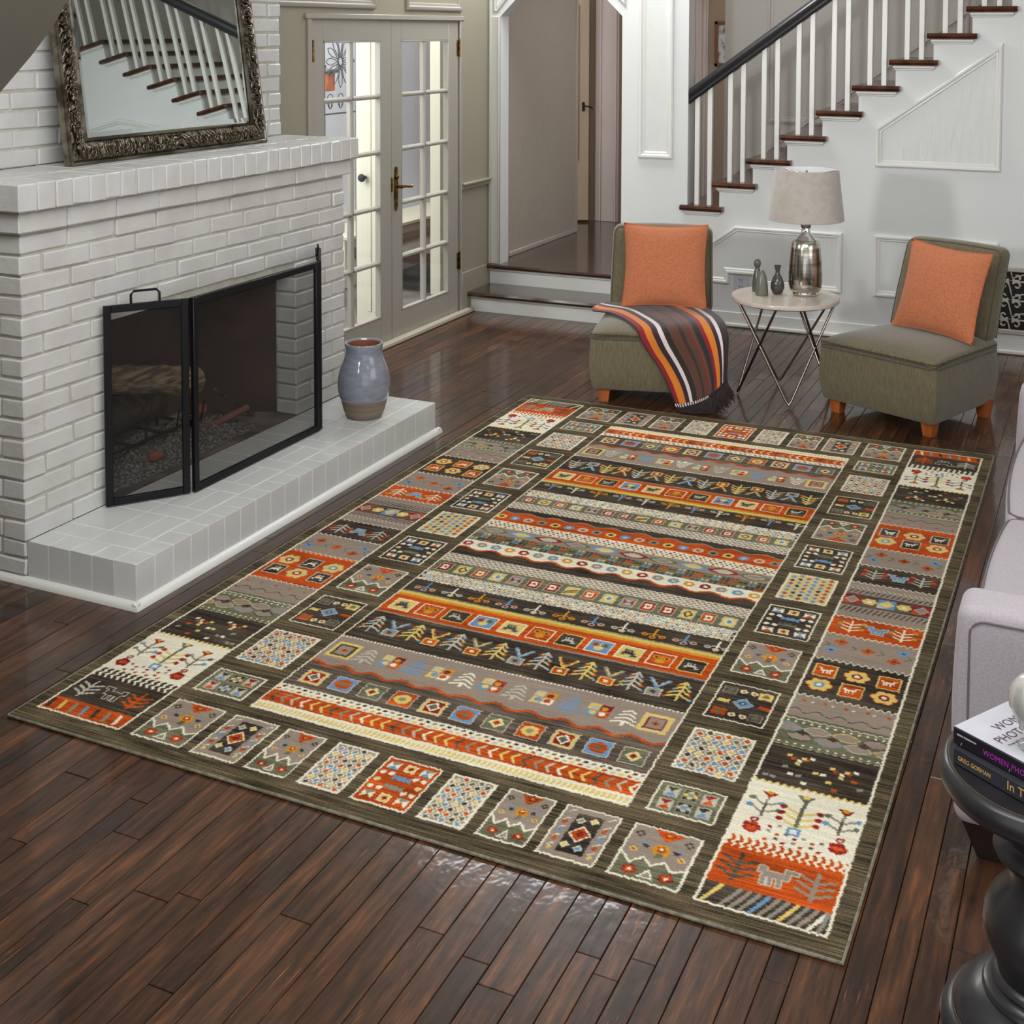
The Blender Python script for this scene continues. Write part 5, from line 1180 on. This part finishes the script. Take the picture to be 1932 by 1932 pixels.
MB().lathe([(.0235, .370), (.027, .374), (.027, .386), (.022, .390), (.022, .402), (.012, .404), (.012, .45)], 32).build('collar', 'nickel', lp)
sh = MB().lathe([(.2035, .415), (.205, .417), (.1725, .690), (.171, .692)], 72, cap=(False, False)).build('lamp_shade', 'shade', lp); md = sh.modifiers.new('t', 'SOLIDIFY'); md.thickness = .0015
MB().lathe([(.2025, .417), (.1705, .690)], 72, cap=(False, False)).build('shade_lining', 'shadein', sh)
b = MB()
for k in range(3): a = 2*PI*k/3+.5; b.tube([(0, 0, .66), (.17*cos(a), .17*sin(a), .682)], .002, 6)
b.tube([(0, 0, .45), (.03, 0, .5), (.045, 0, .58), (.0, 0, .66), (-.045, 0, .58), (-.03, 0, .5), (0, 0, .45)], .002, 6); b.tube([(0, 0, .655), (0, 0, .685)], .006, 8); b.build('harp', 'nickel', lp)
def ceramic(name, loc, prof, m, label, n=36): return MB().lathe([(a, c+loc[2]) for a, c in prof], n, loc[0], loc[1], cap=(True, True)).build(name, m, None, loc, label=label, cat='figurine' if name != 'bud_vase' else 'vase')
ceramic('bottle_figurine', (-1.800, 7.125, .5505), [(.027, 0), (.028, .004), (.0285, .04), (.024, .085), (.0165, .115), (.0125, .128), (.0125, .133), (.017, .142), (.0195, .155), (.018, .168), (.013, .176), (.011, .178), (.010, .175)], 'pew', 'tallest grey ceramic figurine with round head on the side table')
o = ceramic('cone_figurine', (-1.752, 7.035, .5505), [(.034, 0), (.0355, .004), (.035, .03), (.031, .07), (.024, .105), (.015, .128), (.009, .136), (.003, .138)], 'pew2', 'short grey-green ceramic cone in front on the side table')
ceramic('bud_vase', (-1.682, 7.105, .5505), [(.020, 0), (.030, .01), (.038, .035), (.0365, .06), (.027, .088), (.014, .11), (.0105, .122), (.014, .14), (.0195, .156), (.0195, .158), (.015, .152), (.008, .13)], 'pew3', 'dark grey bottle-shaped bud vase beside the lamp base')
# ---------------------------------------------------------------- sofa
sf = thing('sofa', (.15, 4.4, 0), 'lilac-grey upholstered sofa with piped cushions along the right edge of the rug', 'sofa')
def arm(yc, name='armrest'):
    def f(x, y, z):
        s = (z+.27)/.54; return (.15+x-.012*s*0+(-.012*sin(PI*s) if x < 0 else 0), yc+y+.0, z+.36-.03*max(0, x)*(1 if z > 0 else 0))
    a = MB().rbox(.47, .075, .27, .032, f).build(name, 'sofa', sf, 'world', ang=60); b = MB()
    pts = []
    r = .035; xa, xb, za, zb = -.32+.03, .58, .115, .60
    for cx, cz, a0 in ((xa+r, za+r, PI), (xb-r, za+r, 1.5*PI), (xb-r, zb-r, 0), (xa+r, zb-r, PI/2)):
        for i in range(6): t_ = a0+PI/2*i/5; pts.append((cx+r*cos(t_)-.008*sin(PI*(cz-.1)/.5)*(cx < 0), yc-.075, cz+r*sin(t_)-.03*max(0, cx-.15)*(cz > .3)))
    b.tube(pts, .0028, 8, closed=True); b.build('welt', 'sofaseam', a, 'world')
arm(3.30); arm(5.42)
def fr(x, y, z): return (.2+x, 4.36+y, .19+z)
MB().rbox(.44, 1.0, .10, .02, fr).build('seat_frame', 'sofa', sf, 'world', ang=60)
for y0, y1 in ((3.385, 4.345), (4.35, 5.34)):
    yc, hy = (y0+y1)/2, (y1-y0)/2
    def cf_(x, y, z, yc=yc, hy=hy):
        e = (1-(x/.42)**4)*(1-(y/hy)**4); k = .028*(1-(y/hy)**2)
        return (.13+x-(k if x < 0 else 0)*(-x/.42)**2, yc+y, .385+z+(.03*e if z > 0 else 0))
    c = MB().rbox(.42, hy, .085, .03, cf_).build('seat_cushion', 'sofa', sf, 'world', ang=60); b = MB(); pts = []; r = .05
    for cx, cy, a0 in ((.42-r, hy-r, 0), (-.42+r, hy-r, PI/2), (-.42+r, -hy+r, PI), (.42-r, -hy+r, 1.5*PI)):
        for i in range(7): a = a0+PI/2*i/6; pts.append((cx+r*cos(a), cy+r*sin(a)))
    Q = []
    for i, p in enumerate(pts):
        p2 = pts[(i+1) % len(pts)]; n_ = 10 if math.dist(p, p2) > .1 else 1
        for k in range(n_): x, y = p[0]+(p2[0]-p[0])*k/n_, p[1]+(p2[1]-p[1])*k/n_; q_ = cf_(x*.982, y*.992, .068); Q.append((q_[0], q_[1], .466+.0*x))
    b.tube(Q, .0035, 8, closed=True); b.build('welt', 'sofaseam', c, 'world')
def bk(x, y, z): return (.66+x+.05*(z/.2), 4.36+y, .56+z)
MB().rbox(.10, 1.0, .28, .05, bk).build('backrest', 'sofa', sf, 'world', ang=60)
for y0, y1 in ((3.39, 4.355), (4.36, 5.33)):
    yc, hy = (y0+y1)/2, (y1-y0)/2
    MB().rbox(.085, hy, .21, .06, lambda x, y, z, yc=yc: (.50+x*(1+.2*(1-(z/.21)**2))+.06*z/.2, yc+y, .70+z)).build('back_cushion', 'sofa', sf, 'world', ang=60)
for x, y in ((-.245, 3.30), (.56, 3.30), (-.245, 5.42), (.56, 5.42)):
    b = MB(); a, c = .056, .034
    b.add([(x+i*a, y+j*a, .092) for i, j in ((-1, -1), (1, -1), (1, 1), (-1, 1))]+[(x+i*c+.012, y+j*c, .0005) for i, j in ((-1, -1), (1, -1), (1, 1), (-1, 1))], [(0, 1, 2, 3), (7, 6, 5, 4), (0, 4, 5, 1), (1, 5, 6, 2), (2, 6, 7, 3), (3, 7, 4, 0)])
    b.build('leg', 'sofaleg', sf, 'world', flat=True)
# ---------------------------------------------------------------- turned black pedestal table, books, ornament
PC = (-.080, 2.715); pt = thing('pedestal_table', (PC[0], PC[1], 0), 'turned satin-black pedestal table in the lower right corner', 'table')
MB().lathe([(.196, 0), (.204, .004), (.207, .02), (.202, .034), (.192, .042), (.185, .044), (.183, .05), (.168, .072), (.150, .088), (.128, .097), (.122, .098)], 80).build('base', 'black', pt)
MB().lathe([(.122, .095), (.128, .100), (.124, .108), (.112, .112), (.108, .118), (.113, .126), (.108, .134), (.1, .138), (.104, .16), (.118, .19), (.129, .225), (.127, .255), (.113, .285), (.092, .308), (.080, .328), (.078, .345), (.086, .362), (.098, .372)], 80, cap=(False, False)).build('baluster', 'black', pt)
MB().lathe([(.094, .366), (.108, .374), (.113, .385), (.108, .396), (.096, .402), (.090, .41), (.094, .43), (.112, .455), (.14, .48), (.16, .49)], 80, cap=(False, False)).build('collar', 'black', pt)
MB().lathe([(.15, .485), (.19, .492), (.208, .502), (.218, .52), (.219, .535), (.214, .548), (.205, .5535), (.2, .5545), (.196, .5525), (.0, .5525)][:-1]+[(.001, .5525)], 96).build('tabletop', 'black', pt)
b = MB(); b.tube([(.2*cos(2*PI*i/80), .2*sin(2*PI*i/80), .5540) for i in range(80)], .0009, 4, closed=True); b.build('worn_edge', 'gold', pt); b = MB(); b.tube([(.184*cos(2*PI*i/80), .184*sin(2*PI*i/80), .0485) for i in range(80)], .001, 4, closed=True); b.build('worn_edge', 'gold', pt)
TZ = .5532
BA = (-.268, 2.668); BR_ = math.radians(-33)
def book(name, z, w, d, h, a, corner, cover, spine, label):
    t = thing(name, (corner[0], corner[1], z), label, 'book', a)
    b = MB(); b.box(0, w, .003, d, 0, .0025, .0006); b.box(0, w, .003, d, h-.0025, h, .0006); b.build('cover', cover, t)
    b = MB()
    b.prism([(.0, 0), (0, h), (.004, h), (.006, h-.002), (.006, .002), (.004, 0)], 0, w, 'x') if False else b.box(0, w, -.001, .004, 0, h-.0005, .002)
    b.build('spine', spine, t); MB().box(.004, w-.004, .004, d-.005, .0025, h-.0025).build('pages', 'page', t); return t
b2 = book('photo_book', TZ, .33, .27, .033, BR_, (BA[0]+.002, BA[1]-.012), 'bookg', 'bookg', 'thick slate-grey photo book with gold spine lettering, under the pale book')
b1 = book('photo_book', TZ+.0335, .31, .245, .034, BR_+math.radians(2), BA, 'bookw', 'bookk', 'pale covered photo book with black spine lying on top of the slate-grey book')
MX = lambda x, y, z, ax: Matrix.Translation((x, y, z)) @ ax
SP = Matrix.Rotation(PI/2, 4, 'X')
text('GREG GORMAN', .0118, 'gldp', 'spine_lettering', b2, MX(.012, -.0012, .012, SP), sx=.9); text('In Their Youth', .024, 'gldp', 'spine_lettering', b2, MX(.125, -.0012, .010, SP))
text('WOMEN PHOTOGRAPHERS', .0155, 'mag', 'spine_lettering', b1, MX(.070, -.0012, .009, SP), space=1.05, sx=.92); text('BORIS FRIEDEWALD', .0045, 'whtp', 'spine_lettering', b1, MX(.010, -.0012, .021, SP), sx=1.1)
text('/', .009, 'whtp', 'spine_mark', b1, MX(.019, -.0012, .003, SP)); text('/', .009, 'whtp', 'spine_mark', b1, MX(.128, -.0012, .003, SP))
CT = Matrix.Rotation(PI/2, 4, 'Z')
text('WOMEN', .030, 'ink', 'cover_lettering', b1, MX(.062, .060, .0343, CT), sx=.95); text('PHOTOGRAPHERS', .030, 'ink', 'cover_lettering', b1, MX(.094, .022, .0343, CT), sx=.95); text('From Julia Margaret Cameron', .0085, 'ink', 'cover_lettering', b1, MX(.108, .030, .0343, CT)); text('to Cindy Sherman', .0085, 'ink', 'cover_lettering', b1, MX(.119, .062, .0343, CT))
on = thing('glass_finial', (-.118, 2.652, TZ+.0678), 'milky glass ball ornament on a clear foot, standing on the pale book', 'ornament')
milk = mat('milky_glass', (206, 204, 198), .08, c2=(168, 164, 156), ns=30, stretch=(1, 1, .2), mix=(.35, .6), coat=.8)
MB().lathe([(.013, .026), (.022, .034), (.036, .052), (.047, .078), (.049, .098), (.043, .120), (.028, .136), (.010, .143), (.002, .144)], 48, cap=(True, True)).build('ball', milk, on)
clr = mat('clear_glass_foot', (228, 232, 236), .05, spec=.8); clr.node_tree.nodes['Principled BSDF'].inputs['Transmission Weight'].default_value = .75
MB().lathe([(.028, 0), (.030, .002), (.026, .006), (.012, .010), (.008, .014), (.013, .018), (.014, .022), (.010, .027)], 40).build('foot', clr, on)
# ---------------------------------------------------------------- rug
px = rug_pixels(); hh, ww = px.shape[:2]
im = bpy.data.images.new('rug_weave', ww, hh, alpha=False); buf = np.ones((hh, ww, 4), np.float32); buf[..., :3] = px; im.pixels.foreach_set(buf.ravel()); im.update(); im.pack()
rm = mat('woven_rug', (120, 110, 90), .95); N = rm.node_tree.nodes; L = rm.node_tree.links; tx = N.new('ShaderNodeTexImage'); tx.image = im; uvn = N.new('ShaderNodeUVMap'); L.new(uvn.outputs[0], tx.inputs[0]); L.new(tx.outputs[0], N['Principled BSDF'].inputs['Base Color'])
N['Principled BSDF'].inputs['Specular IOR Level'].default_value = .08
tc = N.new('ShaderNodeTexCoord'); bt = N.new('ShaderNodeTexNoise'); bt.inputs['Scale'].default_value = 230; bt.inputs['Detail'].default_value = 2; L.new(tc.outputs['Object'], bt.inputs[0]); wv = N.new('ShaderNodeTexWave'); wv.bands_direction = 'Y'; wv.inputs['Scale'].default_value = 70; wv.inputs['Distortion'].default_value = 1.5; L.new(tc.outputs['Object'], wv.inputs[0])
ad = N.new('ShaderNodeMath'); L.new(bt.outputs[0], ad.inputs[0]); L.new(wv.outputs['Fac'], ad.inputs[1]); bp = N.new('ShaderNodeBump'); bp.inputs['Strength'].default_value = .55; bp.inputs['Distance'].default_value = .003; L.new(ad.outputs[0], bp.inputs['Height']); L.new(bp.outputs[0], N['Principled BSDF'].inputs['Normal'])
rug = thing('area_rug', (-1.69, 4.60, 0), 'large rug of tribal patchwork bands in orange, cream, brown and grey, flat on the floor', 'rug')
b = MB(); b.grid(lambda u, v_: (-1.195+2.39*u, -1.845+3.69*v_, .0085+.0010*sin(9*u+3*v_)*sin(7*v_)), 40, 60, uv=True); b.build('pile', rm, rug, ang=80)
b = MB(); q = []
for i in range(160):
    s_ = i/160*4; k = int(s_); f = s_-k; p = [(-1+2*f, -1), (1, -1+2*f), (1-2*f, 1), (-1, 1-2*f)][k]; q.append((p[0]*1.198, p[1]*1.848, .0046))
b.tube(q, .0046, 8, sq=(1.0, .98), closed=True); b.build('bound_edge', mat('rug_binding', (138, 132, 112), .9, c2=(110, 104, 86), ns=60, bs=200, bst=.6, bd=.002), rug)
MB().box(-1.194, 1.194, -1.844, 1.844, .0004, .0072).build('backing', 'mortar', rug, flat=True)
